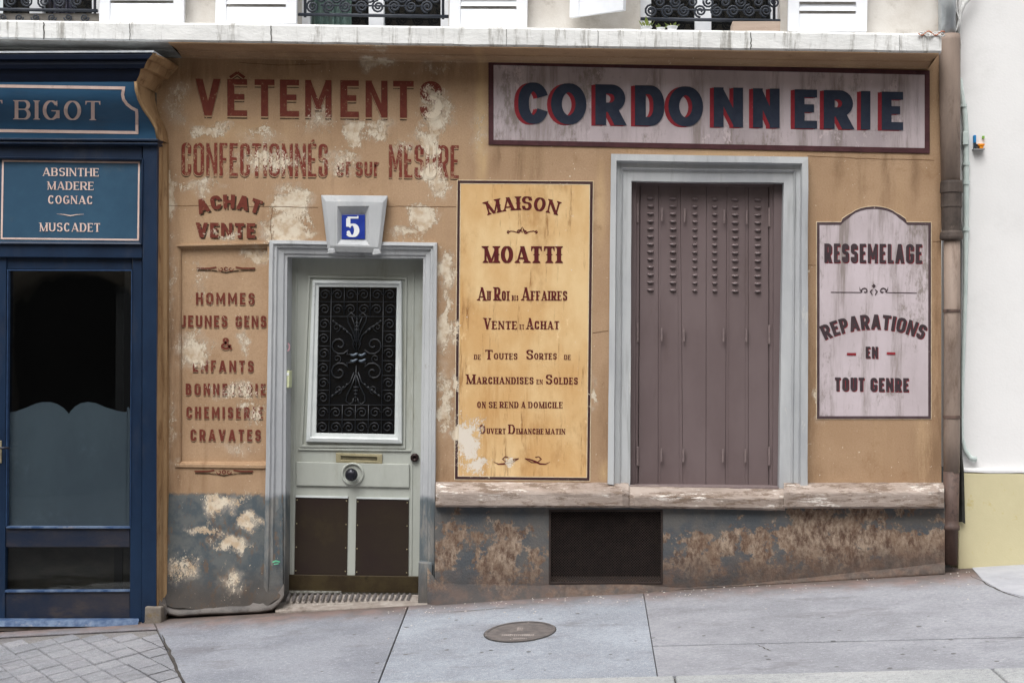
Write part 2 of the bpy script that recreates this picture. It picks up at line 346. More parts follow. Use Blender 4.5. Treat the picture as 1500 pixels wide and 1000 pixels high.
BLUEF = simple('royal_blue_fascia', (44, 82, 114), (54, 94, 126), 3, (.4, 1, 1.5), rough=.45, spec=.35, bs=.1, dirt=(60, 82, 104), dsc=6, dst=(.2, 1, 1), damt=.6)
BLUED = simple('dark_navy_cornice', (12, 22, 40), (16, 28, 50), 4, rough=.5, bs=.1)
BLUEP = simple('slate_blue_panel', (44, 76, 100), (52, 86, 110), 3, rough=.45, spec=.35, bs=.08, dirt=(88, 92, 92), dsc=3.2, dlo=.56, dhi=.75, damt=.6)
BLUEL = simple('pale_blue_worn_edge', (104, 122, 148), (52, 76, 112), 12, (1, 1, 1), rough=.5, dirt=(150, 150, 156), dsc=10)
PINK = simple('pinkish_sign_paint', (214, 186, 176), (224, 200, 190), 8, dirt=(186, 160, 150), dsc=20)
OCHRE = simple('ochre_side_paint', (150, 120, 86), (172, 142, 106), 6, (1, 1, .3), rough=.7, dirt=(112, 82, 54), dsc=10, dst=(1, 1, .3), dlo=.5, dhi=.65, damt=.8)
FLASH = simple('lead_flashing', (170, 176, 184), (196, 200, 204), 12, rough=.6)
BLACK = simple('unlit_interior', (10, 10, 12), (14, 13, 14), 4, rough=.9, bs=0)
WHITEB = simple('white_render', (228, 227, 226), (233, 232, 231), 1.6, rough=.85, spec=.15, bs=.35, bd=.003, dirt=(210, 209, 207), dsc=2.5, dlo=.5, dhi=.8, damt=.5, bsc=60)
YELL = simple('pale_yellow_render', (200, 191, 155), (207, 198, 162), 2, rough=.85, spec=.15, bs=.3, dirt=(190, 172, 110), dsc=9, dlo=.6, dhi=.7, damt=.6)
UPW = simple('grey_upper_render', (196, 190, 182), (212, 208, 202), 3, rough=.85, bs=.4, dirt=(150, 140, 128), dsc=5, dlo=.5, dhi=.72, damt=.6)
WPAINT = simple('white_shutter_paint', (224, 227, 232), (232, 234, 238), 5, rough=.45, bs=.06)
ZINC = simple('zinc_pipe', (160, 166, 170), (186, 190, 192), 5, (4, 4, 1), rough=.4, metal=.5, bs=.1, dirt=(120, 122, 122), dsc=6)
PIPE = simple('taupe_pipe_paint', (126, 111, 101), (148, 131, 119), 3, (2, 2, .5), rough=.6, bs=.35, dirt=(94, 76, 64), dsc=6, dst=(1, 1, .3), dlo=.5, dhi=.68, damt=.8)
PIPED = simple('rusted_iron_pipe', (84, 68, 62), (108, 88, 80), 6, (1, 1, .4), rough=.6, bs=.5, dirt=(50, 42, 40), dsc=9, dlo=.5, dhi=.62)
TAPE = simple('dark_pipe_sleeve', (66, 58, 54), (84, 74, 68), 14, rough=.7, bs=.6, dirt=(120, 108, 98), dsc=20, dlo=.6, dhi=.68)
MEMB = simple('black_membrane', (34, 34, 32), (52, 52, 48), 10, rough=.7, bs=.5)
MESHM = simple('mesh_iron', (64, 54, 50), (52, 44, 42), 20, rough=.6, metal=.3, bs=0)
CABLE = simple('white_cable', (220, 220, 218), (200, 200, 198), 10, rough=.5, bs=0)
CONDM = simple('pale_conduit', (206, 216, 212), (190, 202, 198), 6, rough=.5, bs=.1)
def mat_ground(name, a, b, red=1., speck=.5, off=0):
    t = T(name, .8, .25)
    c = t.mix(t.ramp(t.noise(1.6, detail=7, rough=.65, off=off), .38, .62), a, b)
    c = t.mix(t.ramp(t.noise(5, (.5, 1, 1), 8, .7, off+4), .5, .7, 0, .45), c, (130, 130, 138))
    c = t.mix(t.ramp(t.noise(190, detail=3, rough=.7, off=off+3), .5, .7, 0, speck), c, (204, 206, 210))
    c = t.mix(t.ramp(t.noise(150, detail=3, rough=.7, off=off+9), .56, .72, 0, speck), c, (96, 98, 106))
    c = t.mix(t.ramp(t.noise(48, (.7, 1, 1), 7, .8, off+13), .45, .62, 0, .38), c, (108, 108, 114)); c = t.mix(t.ramp(t.noise(70, (.7, 1, 1), 5, .8, off+19), .54, .68, 0, .6), c, (196, 198, 202))
    y = t.z()[1]
    d = t.math('ADD', y, t.math('MULTIPLY', t.math('SUBTRACT', t.noise(2.6, (1, .6, 1), 7, .7, off+7), .5), .75))
    c = t.mix(t.ramp(d, -.62, -.16, 0, .92*red), c, t.mix(t.ramp(t.noise(7, detail=6, off=off+1), .4, .62), (130, 110, 103), (106, 97, 93)))
    c = t.mix(t.ramp(t.noise(2.4, (.5, 1, 1), 9, .75, off+33), .53, .66, 0, .55), c, (112, 110, 114))
    c = t.mix(t.ramp(t.noise(9, (1, 1.6, 1), 9, .8, off+37), .60, .68, 0, .55), c, (190, 192, 196))
    nw = t.math('ADD', y, t.math('MULTIPLY', t.math('SUBTRACT', t.noise(5, (1, .6, 1), 8, .75, off+39), .5), .35))
    c = t.mix(t.ramp(nw, -.26, -.08, 0, .75*red), c, (92, 80, 74))
    c = t.mix(t.ramp(t.noise(26, (1, 2, 1), 8, .8, off+6), .66, .69, 0, .8), c, (206, 204, 204))
    t.bump(t.math('ADD', t.noise(160, detail=4, rough=.7), t.math('MULTIPLY', t.noise(12, detail=5), 1.5)), .5, .004); return t.done(c)
GRD = mat_ground('asphalt_pavement', (124, 127, 136), (144, 147, 155))
GRD2 = mat_ground('granular_pavement', (138, 144, 154), (156, 163, 173), .8, .9, 5)
GRD3 = mat_ground('smooth_pavement', (139, 140, 146), (156, 157, 163), 1., .3, 9)
GRAN = mat_ground('granite_kerb', (160, 162, 162), (176, 177, 176), 0, .8, 13)
COB = mat_ground('grey_paver', (128, 129, 134), (148, 148, 152), .35, .5, 17)
COB2 = mat_ground('pale_grey_paver', (132, 132, 137), (150, 149, 153), .35, .5, 23)
JOINT = simple('dirty_joint', (84, 80, 76), (66, 62, 60), 20, rough=.95, bs=.5)
CRETE = simple('whitish_concrete', (176, 177, 182), (164, 165, 172), 5, rough=.85, bs=.5, dirt=(140, 132, 128), dsc=8, dlo=.55, dhi=.7)
MANH = simple('cast_iron_cover', (128, 122, 120), (108, 104, 104), 20, rough=.55, metal=.3, bs=.4, dirt=(150, 146, 142), dsc=30)
ASPH = simple('road_asphalt', (78, 78, 80), (92, 92, 94), 4, rough=.85, bs=.5)
OPPS = simple('opposite_stone', (150, 138, 120), (170, 158, 138), 2, rough=.85, bs=.4, dirt=(110, 100, 88), dsc=3)
OPPD = simple('opposite_dark_wood', (26, 22, 20), (36, 30, 26), 4, rough=.6, bs=0)
def mat_glass(name, refl=1.0):
    mt = bpy.data.materials.new(name); mt.use_nodes = True; t = mt.node_tree; t.nodes.clear()
    o = t.nodes.new('ShaderNodeOutputMaterial'); mx = t.nodes.new('ShaderNodeMixShader'); lw = t.nodes.new('ShaderNodeLayerWeight'); lw.inputs[0].default_value = .5; pw = t.nodes.new('ShaderNodeMath'); pw.operation = 'POWER'; t.links.new(lw.outputs['Facing'], pw.inputs[0]); pw.inputs[1].default_value = 4; fr = t.nodes.new('ShaderNodeMath'); fr.operation = 'MULTIPLY_ADD'; t.links.new(pw.outputs[0], fr.inputs[0]); fr.inputs[1].default_value = .9; fr.inputs[2].default_value = .045
    tr = t.nodes.new('ShaderNodeBsdfTransparent'); tr.inputs[0].default_value = (.93, .95, .95, 1); gl = t.nodes.new('ShaderNodeBsdfGlossy'); gl.inputs['Roughness'].default_value = .03
    nz = t.nodes.new('ShaderNodeTexNoise'); nz.inputs['Scale'].default_value = 2.5; bp = t.nodes.new('ShaderNodeBump'); bp.inputs['Strength'].default_value = .08; bp.inputs['Distance'].default_value = .02
    t.links.new(nz.outputs[0], bp.inputs['Height']); t.links.new(bp.outputs[0], gl.inputs['Normal'])
    t.links.new(fr.outputs[0], mx.inputs[0]); t.links.new(tr.outputs[0], mx.inputs[1]); t.links.new(gl.outputs[0], mx.inputs[2]); t.links.new(mx.outputs[0], o.inputs[0])
    return mt
GLASS = mat_glass('window_glass')
FROST = simple('frosted_film', (72, 82, 92), (80, 91, 100), 1.5, (1, 1, .5), rough=.25, spec=.5, bs=0, dirt=(104, 116, 126), dsc=2, damt=.5)
CURT = simple('green_curtain', (120, 140, 134), (90, 108, 104), 30, (3, 1, .05), rough=.8, bs=.3)
TERRA = simple('pale_wood', (156, 138, 124), (176, 158, 144), 6, (.3, 1, 3), rough=.7, dirt=(196, 186, 176), dsc=12)
POTW = simple('white_ceramic', (226, 228, 230), (234, 235, 237), 6, rough=.3, spec=.5, bs=0)
LEAF = simple('leaf_green', (112, 134, 62), (150, 160, 92), 30, rough=.5, bs=0)
ENB = simple('blue_enamel', (34, 54, 142), (44, 66, 156), 14, rough=.2, spec=.5, bs=.05, dirt=(96, 80, 70), dsc=40, dlo=.68, dhi=.7)
ENW = simple('white_enamel', (236, 238, 240), (226, 228, 230), 14, rough=.25, spec=.5, bs=0)

# ------------------------------------------------------------------ lettering (drawn stroke by stroke)
def arc(cx, cy, rx, ry, a0, a1, n=7):
    return [(cx+rx*math.cos(R(a0+(a1-a0)*i/n)), cy+ry*math.sin(R(a0+(a1-a0)*i/n))) for i in range(n+1)]
WID = dict(A=.78, B=.66, C=.66, D=.70, E=.56, F=.54, G=.70, H=.72, I=.0, J=.48, L=.52, M=.88, N=.74, O=.72, P=.62, R=.68, S=.62, T=.62, U=.70, V=.76, e=.5, t=.34, s=.46, u=.5, r=.36)
WID.update({'Ê': .56, 'É': .56, '&': .78, '5': .58, ' ': .34, '-': .5})
def glyph(ch, W_, H, w, th, q):
    """straight strokes: ('l', p0, p1, widthfactor)   diagonals ('d', ...)   curves ('c', pts, closed)"""
    hb = w*th/2; L = w/2; Rr = W_-w/2; B = hb; Tp = H-hb; o = []; rx = (Rr-L)/2; cx = (L+Rr)/2
    def ry(h): return min(h/2, rx*q)
    st = lambda x, a=0, b=H: o.append(('l', (x, a), (x, b), 1))
    hz = lambda y, a, b, e=0: o.append(('l', (a, y), (b, y), th, e))
    dg = lambda x0, y0, x1, y1, k=1: o.append(('d', (x0, y0), (x1, y1), k))
    ell = q > 3
    c0 = 38 if ell else 0
    if ch in 'EÊÉ':
        st(L); hz(Tp, w*.5, W_, 1); hz(B, w*.5, W_, 1); hz(H*.52, w*.5, W_*.86)
        if ch == 'Ê': dg(W_*.5-w*1.05, H*1.04, W_*.5, H*1.18, -.4); dg(W_*.5+w*1.05, H*1.04, W_*.5, H*1.18, -.4)
        if ch == 'É': dg(W_*.35, H*1.05, W_*.75, H*1.13, -.6)
    elif ch == 'F': st(L); hz(Tp, w*.5, W_, 1); hz(H*.5, w*.5, W_*.86)
    elif ch == 'L': st(L); hz(B, w*.5, W_, 1)
    elif ch == 'T': st(W_/2); hz(Tp, 0, W_, 2)
    elif ch == 'I': st(W_/2)
    elif ch == 'H': st(L); st(Rr); hz(H*.5, w*.5, W_-w*.5)
    elif ch == 'V': dg(L*.9, H, W_/2, 0); dg(W_-L*.9, H, W_/2, 0, th if th < .7 else 1)
    elif ch == 'A': dg(L*.9, 0, W_/2, H, th if th < .7 else 1); dg(W_-L*.9, 0, W_/2, H); hz(H*.28, W_*.2, W_*.8)
    elif ch == 'N': (o.append(('l', (L*.9, 0), (L*.9, H), .9)), o.append(('l', (W_-L*.9, 0), (W_-L*.9, H), .9))) if th > .7 else (st(L) if th > .7 else (o.append(('l', (L, 0), (L, H), th*1.1)), o.append(('l', (Rr, 0), (Rr, H), th*1.1)))); dg(L*.8, H, W_-L*.8, 0, .72 if th > .7 else .9)
    elif ch == 'M': (o.append(('l', (L*.86, 0), (L*.86, H), .86)) if th > .7 else o.append(('l', (L, 0), (L, H), th*1.1))); (o.append(('l', (W_-L*.86, 0), (W_-L*.86, H), .86)) if th > .7 else st(Rr)); dg(L*.8, H, W_/2, H*.28 if th > .7 else 0, .7 if th > .7 else .85); dg(W_-L*.8, H, W_/2, H*.28 if th > .7 else 0, .7 if th > .7 else th)
    elif ch == 'O': r = ry(Tp-B); o.append(('c', arc(Rr-rx, Tp-r, rx, r, 0, 90)+arc(L+rx, Tp-r, rx, r, 90, 180)[1:]+arc(L+rx, B+r, rx, r, 180, 270)+arc(Rr-rx, B+r, rx, r, 270, 360)[1:-1 if ell else None], True))
    elif ch in 'CG':
        r = ry(Tp-B); k0 = H*.66-(Tp-r); big = k0 > 0 and not ell
        if big: c0 = math.degrees(math.asin(min(.9, k0/r)))
        p = ([] if ell or big else [(Rr, H*.66)])+arc(cx, Tp-r, rx, r, c0, 90)+arc(cx, Tp-r, rx, r, 90, 180)[1:]+arc(cx, B+r, rx, r, 180, 270)[1 if ell else 0:]
        if ch == 'C': p += arc(cx, B+r, rx, r, 270, 360-c0)[1:]+([] if ell or big else [(Rr, H*.34)])
        else:
            p += arc(cx, B+r, rx, r, 270, 330 if ell else 360)[1:]; o.append(('l', (Rr, H*.08 if ell else B+r*.6), (Rr, H*.5), 1)); hz(H*.5-hb, W_*.52, W_)
        o.append(('c', p, False, 1))
    elif ch in 'Ss':
        ym = H*.53; r1 = ry(Tp-ym); r2 = ry(ym-B)
        sm = Tp-r1 > H*.715
        p = ([(Rr, H*.70)] if sm and not ell else [])+arc(cx, Tp-r1, rx, r1, 25 if ell else 0, 180, 12)+arc(cx, ym+r1, rx, r1, 180, 270, 6)[1 if ell else 0:]
        p += arc(cx, ym-r2, rx, r2, 90, 0, 6)[1:]+arc(cx, B+r2, rx, r2, 0, -180+(25 if ell else 0), 12)[1 if ell else 0:]+([(L, H*.31)] if sm and not ell else [])
        o.append(('c', p, False, 1))
    elif ch == 'D': r = ry(Tp-B); st(L); o.append(('c', [(w*.5, Tp), (max(w*.6, Rr-rx*1.1), Tp)]+arc(Rr-rx, Tp-r, rx, r, 85, 0)+arc(Rr-rx, B+r, rx, r, 0, -85)[1 if ell else 0:]+[(max(w*.6, Rr-rx*1.1), B), (w*.5, B)], False))
    elif ch in 'PR':
        ym = H*.44; r = min((Tp-ym)/2, rx*1.2); st(L); o.append(('c', [(w*.5, Tp), (Rr-r, Tp)]+arc(Rr-r, Tp-r, r, r, 88, 0)+arc(Rr-r, ym+r, r, r, 0, -88)+[(Rr-r, ym), (w*.5, ym)], False))
        if ch == 'R': dg(W_*.5, ym+hb*.4, W_-L*.85, 0)
    elif ch == 'B':
        ym = H*.53; st(L)
        for y0, y1, xr in ((ym, Tp, Rr-w*.12), (B, ym, Rr)):
            r = min((y1-y0)/2, rx*1.2); o.append(('c', [(w*.5, y1), (xr-r, y1)]+arc(xr-r, y1-r, r, r, 88, 0)+arc(xr-r, y0+r, r, r, 0, -88)[1:]+[(xr-r, y0), (w*.5, y0)], False))
    elif ch in 'UuJ':
        r = min(rx*1.05, H*.3); yy = H
        if ch == 'J': o.append(('c', [(Rr, H), (Rr, B+r)]+arc(cx, B+r, rx, r, 0, -180)[1:], False))
        else: o.append(('c', [(L, yy), (L, B+r)]+arc(cx, B+r, rx, r, 180, 360)[1:]+[(Rr, yy)], False)); o.append(('srf', L)); o.append(('srf', Rr))
    elif ch == 'e': r = ry(Tp-B); o.append(('c', [(L, H*.5), (Rr, H*.5), (Rr, Tp-r)]+arc(cx, Tp-r, rx, r, 0, 180)[1:]+arc(cx, B+r, rx, r, 180, 350), False))
    elif ch == 't': o.append(('c', [(L, H*1.25), (L, B+rx)]+arc(L+rx, B+rx, rx, rx, 180, 290)[1:], False)); hz(H*.9, 0, W_)
    elif ch == 'r': st(L); o.append(('c', [(L, H*.7)]+arc(L+rx*1.4, H*.62, rx*1.4, H*.3, 170, 60), False))
    elif ch == '-': hz(H*.5, 0, W_)
    elif ch == '&': o.append(('c', [(W_*.95, B*.6), (W_*.28, H*.70)]+arc(W_*.44, H*.79, W_*.17, H*.13, 190, -30)+[(W_*.34, H*.50)]+arc(W_*.42, H*.28, W_*.32, H*.20, 130, 330)+[(W_*.88, H*.44)], False))
    elif ch == '5': o.append(('c', [(W_*.16, H*.50), (W_*.16, H*.90)], False)); hz(H*.93, W_*.1, W_*.9); o.append(('c', [(W_*.18, H*.50)]+arc(W_*.44, H*.33, W_*.34, H*.27, 130, -150, 16), False, 2))
    return o
def clipy(poly, lo, hi):
    for sgn, lim in ((1, lo), (-1, hi)):
        out = []
        for i in range(len(poly)):
            a, b = poly[i-1], poly[i]; da = sgn*(a[1]-lim); db = sgn*(b[1]-lim)
            if (da >= 0) != (db >= 0): t_ = da/(da-db); out.append((a[0]+(b[0]-a[0])*t_, lim))
            if db >= 0: out.append(b)
        poly = out
        if not poly: return []
    return poly
def ribbon(pts, wf, closed=False):
    q = [pts[0]]
    for p in pts[1:]:
        if math.hypot(p[0]-q[-1][0], p[1]-q[-1][1]) > 1e-4: q.append(p)
    if closed and math.hypot(q[0][0]-q[-1][0], q[0][1]-q[-1][1]) < 1e-3: q.pop()
    n = len(q); Ls = []; Rs = []
    for i in range(n):
        a = q[i-1] if (i or closed) else None; b = q[(i+1) % n] if (i < n-1 or closed) else None
        ds = []
        if a: d = (q[i][0]-a[0], q[i][1]-a[1]); l = math.hypot(*d); ds.append((d[0]/l, d[1]/l))
        if b: d = (b[0]-q[i][0], b[1]-q[i][1]); l = math.hypot(*d); ds.append((d[0]/l, d[1]/l))
        tx = sum(d[0] for d in ds); ty = sum(d[1] for d in ds); l = math.hypot(tx, ty) or 1; tx /= l; ty /= l
        k = 1 if len(ds) == 1 else min(2, 1/max(.35, tx*ds[0][0]+ty*ds[0][1]))
        h = wf(tx, ty, i/(n-1))/2*k
        Ls.append((q[i][0]-ty*h, q[i][1]+tx*h)); Rs.append((q[i][0]+ty*h, q[i][1]-tx*h))
    out = []
    for i in range(n if closed else n-1):
        j = (i+1) % n; out.append([Ls[i], Rs[i], Rs[j], Ls[j]])
    return out
def char_polys(ch, W_, H, w, th=1., q=1., serif=None):
    layers = []
    for s in glyph(ch, W_, H, w, th, q):
        ps = []
        if s[0] == 'l':
            (x0, y0), (x1, y1) = s[1], s[2]; h = w*s[3]/2
            if x0 == x1:
                ps.append([(x0-h, y0), (x0+h, y0), (x0+h, y1), (x0-h, y1)])
                if serif:
                    e = serif['e']*H; sh = serif['h']*H
                    for ys in (y0, y1):
                        if ys in (0, H):
                            g = sh if ys == 0 else -sh
                            layers.append([[(x0-h-e, ys), (x0+h+e, ys), (x0+h+e*.9, ys+g*.6), (x0+h*.9, ys+g*1.6), (x0-h*.9, ys+g*1.6), (x0-h-e*.9, ys+g*.6)]])
                    if serif.get('tus') and s[3] > .6 and y1-y0 > H*.8: layers.append([[(x0-h-e*.75, H*.5), (x0, H*.38), (x0+h+e*.75, H*.5), (x0, H*.62)]])
            else:
                ps.append([(x0, y0-h), (x1, y0-h), (x1, y0+h), (x0, y0+h)])
                if serif and len(s) > 4 and s[4]:
                    e = serif['e']*H; up_ = -1 if y0 > H/2 else 1
                    for xe, sg in ([(x1, -1)] if s[4] == 1 else [(x1, -1), (x0, 1)]):
                        yb = y0+h*(-up_)
                        layers.append([[(xe, yb), (xe, yb+up_*(2*h+e*1.7)), (xe+sg*e*.45, yb+up_*(2*h+e*1.5)), (xe+sg*e*1.3, yb)]])
        elif s[0] == 'd':
            (x0, y0), (x1, y1) = s[1], s[2]; k = s[3]; acc_ = k < 0; k = abs(k); l = math.hypot(x1-x0, y1-y0); dx = (x1-x0)/l; dy = (y1-y0)/l; h = w*k/2
            ex = 0 if acc_ else w
            a = (x0-dx*ex, y0-dy*ex); b = (x1+dx*ex, y1+dy*ex)
            pl = [(a[0]-dy*h, a[1]+dx*h), (a[0]+dy*h, a[1]-dx*h), (b[0]+dy*h, b[1]-dx*h), (b[0]-dy*h, b[1]+dx*h)]
            pl = pl if acc_ else clipy(pl, max(0, min(y0, y1)) if min(y0, y1) <= 0 or ch == 'V' else min(y0, y1)-(h if ch != 'R' else 0), min(H, max(y0, y1)))
            if pl: ps.append(pl)
            if serif and not acc_:
                e = serif['e']*H; sh = serif['h']*H
                for (xe, ye) in ((x0, y0), (x1, y1)):
                    if (ye == 0 and ch in 'AR') or (ye == H and ch in 'VM' and xe != W_/2):
                        g = sh if ye == 0 else -sh
                        layers.append([[(xe-h-e, ye), (xe+h+e, ye), (xe+h+e*.8, ye+g*.7), (xe+h*.8, ye+g*1.4), (xe-h*.8, ye+g*1.4), (xe-h-e*.8, ye+g*.7)]])
        elif s[0] == 'c':
            wf = (lambda tx, ty, u: w*(th+(1-th)*abs(ty)))
            if len(s) > 3 and s[3] == 2: wf = lambda tx, ty, u: w*(.35+.9*abs(ty))
            ps += ribbon(s[1], wf, s[2])
            if serif and len(s) > 3 and s[3] == 1:
                e = serif['e']*H
                for (xe, ye), ins in ((s[1][0], -1), (s[1][-1], 1)):
                    if ch == 'G' and ins == 1: continue
                    sg = 1 if ye > H/2 else -1; x_ = xe+(w*.25 if xe > W_/2 else -w*.25); ww = e*.55*(1 if xe < W_/2 else -1)
                    layers.append([[(x_, H*.5+sg*H*.18), (x_, H*.5+sg*H*.5), (x_+ww, H*.5+sg*H*.48), (x_+ww*2.0, H*.5+sg*H*.33)]])
        elif s[0] == 'srf':
            if serif:
                e = serif['e']*H; sh = serif['h']*H; x0 = s[1]; h = w/2
                layers.append([[(x0-h-e*.8, H), (x0+h+e*.8, H), (x0+h+e*.7, H-sh*.7), (x0-h-e*.7, H-sh*.7)]])
            continue
        if ps: layers.append(ps)
    return layers
SER = dict(e=.085, h=.05); SLAB = dict(e=.10, h=.085); TUS = dict(e=.11, h=.10, tus=True)
def text(mb, s, x0, y0, x1, y1, H, w, th=1., q=1., serif=None, R_=None, gap=.16, Y=-.004, dx=0, dy=0, fat=0, spans=None):
    """letters of s from (x0,y0) to (x1,y1) on the baseline, in photograph units, on the plane y=Y"""
    tot = x1-x0; fixed = gap*H*(len(s)-1); rel = 0; pad = w
    for ch in s: rel += WID[ch]; fixed += 0 if ch == ' ' else (w if ch == 'I' else 0)
    k = (tot-fixed)/max(rel, 1e-6); x = 0; xc = (x0+x1)/2; yc = (y0+y1)/2; l = math.hypot(x1-x0, y1-y0); ux, uy = (x1-x0)/l, (y1-y0)/l
    for i, ch in enumerate(s):
        W_ = w if ch == 'I' else WID[ch]*k
        if spans: x = spans[i][0]-x0; W_ = spans[i][1]-spans[i][0]
        if ch != ' ':
            for li, ps in enumerate(char_polys(ch, W_, H, w, th, q, serif)):
                yo = Y-.00012*(li % 8)
                for p in ps:
                    vs = []
                    for (a, b) in p:
                        a += x
                        if R_:
                            t_ = (a-tot/2)/R_; px = xc+(R_+b)*math.sin(t_); py = yc+R_-(R_+b)*math.cos(t_)
                        else: px = x0+ux*a; py = y0+uy*a-b
                        vs.append(P(px+dx, py+dy, yo))
                    mb.poly(vs)
        x += W_+gap*H
    return mb
def flat(mb, pts, wd, Y, taper=False, closed=False):
    wf = (lambda tx, ty, u: wd*(.15+.85*math.sin(math.pi*min(1, max(0, u))))) if taper else (lambda tx, ty, u: wd)
    for p in ribbon(pts, wf, closed): mb.poly([P(a, b, Y) for a, b in p])
def spiral(cx, cy, r, a0, turns, n=18, sq=1, shrink=.85):
    return [(cx+r*(1-shrink*i/n)*math.cos(R(a0)+2*math.pi*turns*i/n), cy+sq*r*(1-shrink*i/n)*math.sin(R(a0)+2*math.pi*turns*i/n)) for i in range(n+1)]

# ================================================================== SETTING: ground, road
mb = MB(); KA, KB = GP(611, 998), GP(1500, 977)
def kl(x): return KA.y+(KB.y-KA.y)*(x-KA.x)/(KB.x-KA.x)
def meet(p, q, d=0.):
    """x where the joint line p-q reaches the kerb line"""
    x = p.x
    for _ in range(20): x = p.x+(q.x-p.x)*(kl(x)+d-p.y)/(q.y-p.y)
    return Vector((x, kl(x)+d, 0))
KY = kl(0)
mb.poly([(x, y, gz(x, y)-.016) for x, y in ((-60, kl(-60)-.05), (60, kl(60)-.05), (60, 3), (-60, 3))])
mb.build('pavement', JOINT, kind='structure')
pav = bpy.data.objects['pavement']
def slab(pts, mat, h=0.0, name='slab', label=None, t_=.03, bev=.003):
    tops = [Vector((p.x, p.y, gz(p.x, p.y)+h)) for p in pts]
    m_ = MB().prism(tops, [Vector((p.x, p.y, p.z-t_)) for p in tops])
    return m_.build(name, mat, pav, bevel=bev, label=label)
g = lambda a, b: GP(a, b)
A1, A2 = g(233, 926), g(272, 1003); B1, B2 = g(597, 890), g(553, 1003); C1, C2 = g(943, 870), g(962, 983); K0, K1 = g(553, 1002), g(1500, 979)
def at_y(p, q, y): t_ = (y-p.y)/(q.y-p.y); return p+(q-p)*t_
def lane(a, b): return a, b
gp_ = .0042
def v(x, y): return Vector((x, y, 0))
far = .12
def xl(p, q, y): return at_y(p, q, y).x
slab([v(xl(A1, A2, far)+gp_, far), v(xl(B1, B2, far)-gp_, far), meet(B1, B2)-v(gp_, 0), meet(A1, A2)+v(gp_, 0)], GRD, label='smooth grey pavement section in front of the door')
slab([v(xl(B1, B2, far)+gp_, far), v(xl(C1, C2, far)-gp_*.6, far), meet(C1, C2)-v(gp_*.6, 0), meet(B1, B2)+v(gp_, 0)], GRD2, label='granular blue-grey pavement section around the iron cover')
J1, J2 = g(957, 946), g(1500, 933)
slab([v(xl(C1, C2, far)+gp_*.6, far), v(12, far), v(12, J2.y+.022), v(J2.x, J2.y+.022), v(xl(C1, C2, J1.y)+gp_*.6, J1.y+.022)], GRD3, label='large pavement section running uphill beside the plinth')
slab([v(xl(C1, C2, J1.y)+gp_*.6, J1.y-.003), v(J2.x, J2.y-.003), v(12, J2.y-.003), v(12, kl(12)), meet(C1, C2)+v(gp_*.6, 0)], GRD3, label='narrow pavement strip next to the kerb')
# pale concrete patch by the white building
pts = [g(1424, 832), g(1446, 822), g(1500, 806), g(1620, 780), g(1620, 880), g(1500, 874), g(1468, 866), g(1440, 850)]
slab(pts, CRETE, .004, 'concrete_patch', t_=.01, bev=0)
# cobble field at the left
da = (g(180, 997)-g(93, 945)); db = (g(87, 962)-g(0, 983)); da.z = db.z = 0
ea = da.normalized(); eb = db.normalized(); o0 = g(93, 945); sa = .205; sb = .20
wa = (g(147, 950)-g(93, 945)); wa.z = 0
# spacing between the 'a' lines measured along b
det = ea.x*eb.y-ea.y*eb.x
sb = abs((wa.x*ea.y-wa.y*ea.x)/det)
hx = .5*sa*.93; hb_ = .5*sb*.93
cob_meshes = []
for k in range(6):
    mt = COB if k % 2 else COB2
    m_ = MB(); top = []; bot = []
    j = [random.uniform(-.004, .004) for _ in range(8)]
    for i_, (sx, sy) in enumerate(((-1, -1), (1, -1), (1, 1), (-1, 1))):
        p = ea*(sx*hx+j[i_])+eb*(sy*hb_+j[i_+4]); top.append(Vector((p.x, p.y, GS*p.x+GC*p.y))); bot.append(Vector((p.x, p.y, GS*p.x+GC*p.y-.03)))
    mid = [t_*.96+Vector((0, 0, .0)) for t_ in top]
    m_.loft([bot, [t_-Vector((0, 0, .006)) for t_ in top], [Vector((t_.x*.95, t_.y*.95, t_.z)) for t_ in top]], closed=True, cap=True)
    cob_meshes.append(m_.mesh('brick', mt))
n_c = 0
for ia in range(-18, 19):
    for ib in range(-22, 12):
        p = o0+ea*((ia+.5*(ib % 2)*0)*sa)+eb*((ib+.5)*sb)
        if p.y > -.52 or p.y < kl(p.x)+.08: continue
        if p.x > xl(A1, A2, p.y)+.14 or p.x < -5.9: continue
        if p.x > xl(A1, A2, p.y)-.20:          # cut along the joint with the smooth pavement
            q = [p+ea*(sx*hx)+eb*(sy*hb_) for sx, sy in ((-1, -1), (1, -1), (1, 1), (-1, 1))]; out = []
            dd = lambda a: (xl(A1, A2, a.y)-.012)-a.x
            for a, b in zip(q, q[1:]+q[:1]):
                if dd(a) >= 0: out.append(a)
                if (dd(a) >= 0) != (dd(b) >= 0): out.append(a.lerp(b, dd(a)/(dd(a)-dd(b))))
            if len(out) < 3: continue
            dz = random.uniform(-.003, .002); tp = [Vector((a.x, a.y, gz(a.x, a.y)+dz)) for a in out]
            MB().prism(tp, [a-Vector((0, 0, .03)) for a in tp]).build('brick', random.choice((COB, COB2)), pav)
        else:
            p.z = gz(p.x, p.y)+random.uniform(-.004, .003)
            place('brick', random.choice(cob_meshes), p, pav, rot=(random.uniform(-.006, .006), random.uniform(-.006, .006), 0))
        n_c += 1
# mortar fill between cobbles and the crack, and along the shopfront
slab([v(-6, -.235), v(xl(A1, A2, -.235)-gp_, -.235), meet(A1, A2)-v(gp_, 0), v(-6, kl(-6))], mat_ground('worn_mortar', (122, 118, 114), (100, 96, 92), .3, .5, 31), -.014, 'mortar_bed', t_=.01, bev=0)
slab([v(-6, .0), v(xl(A1, A2, .0)-gp_, .0), v(xl(A1, A2, -.40)-gp_, -.40), v(-6, -.30)], GRD, .0, 'slab', label='cement strip along the foot of the blue shopfront', t_=.01)
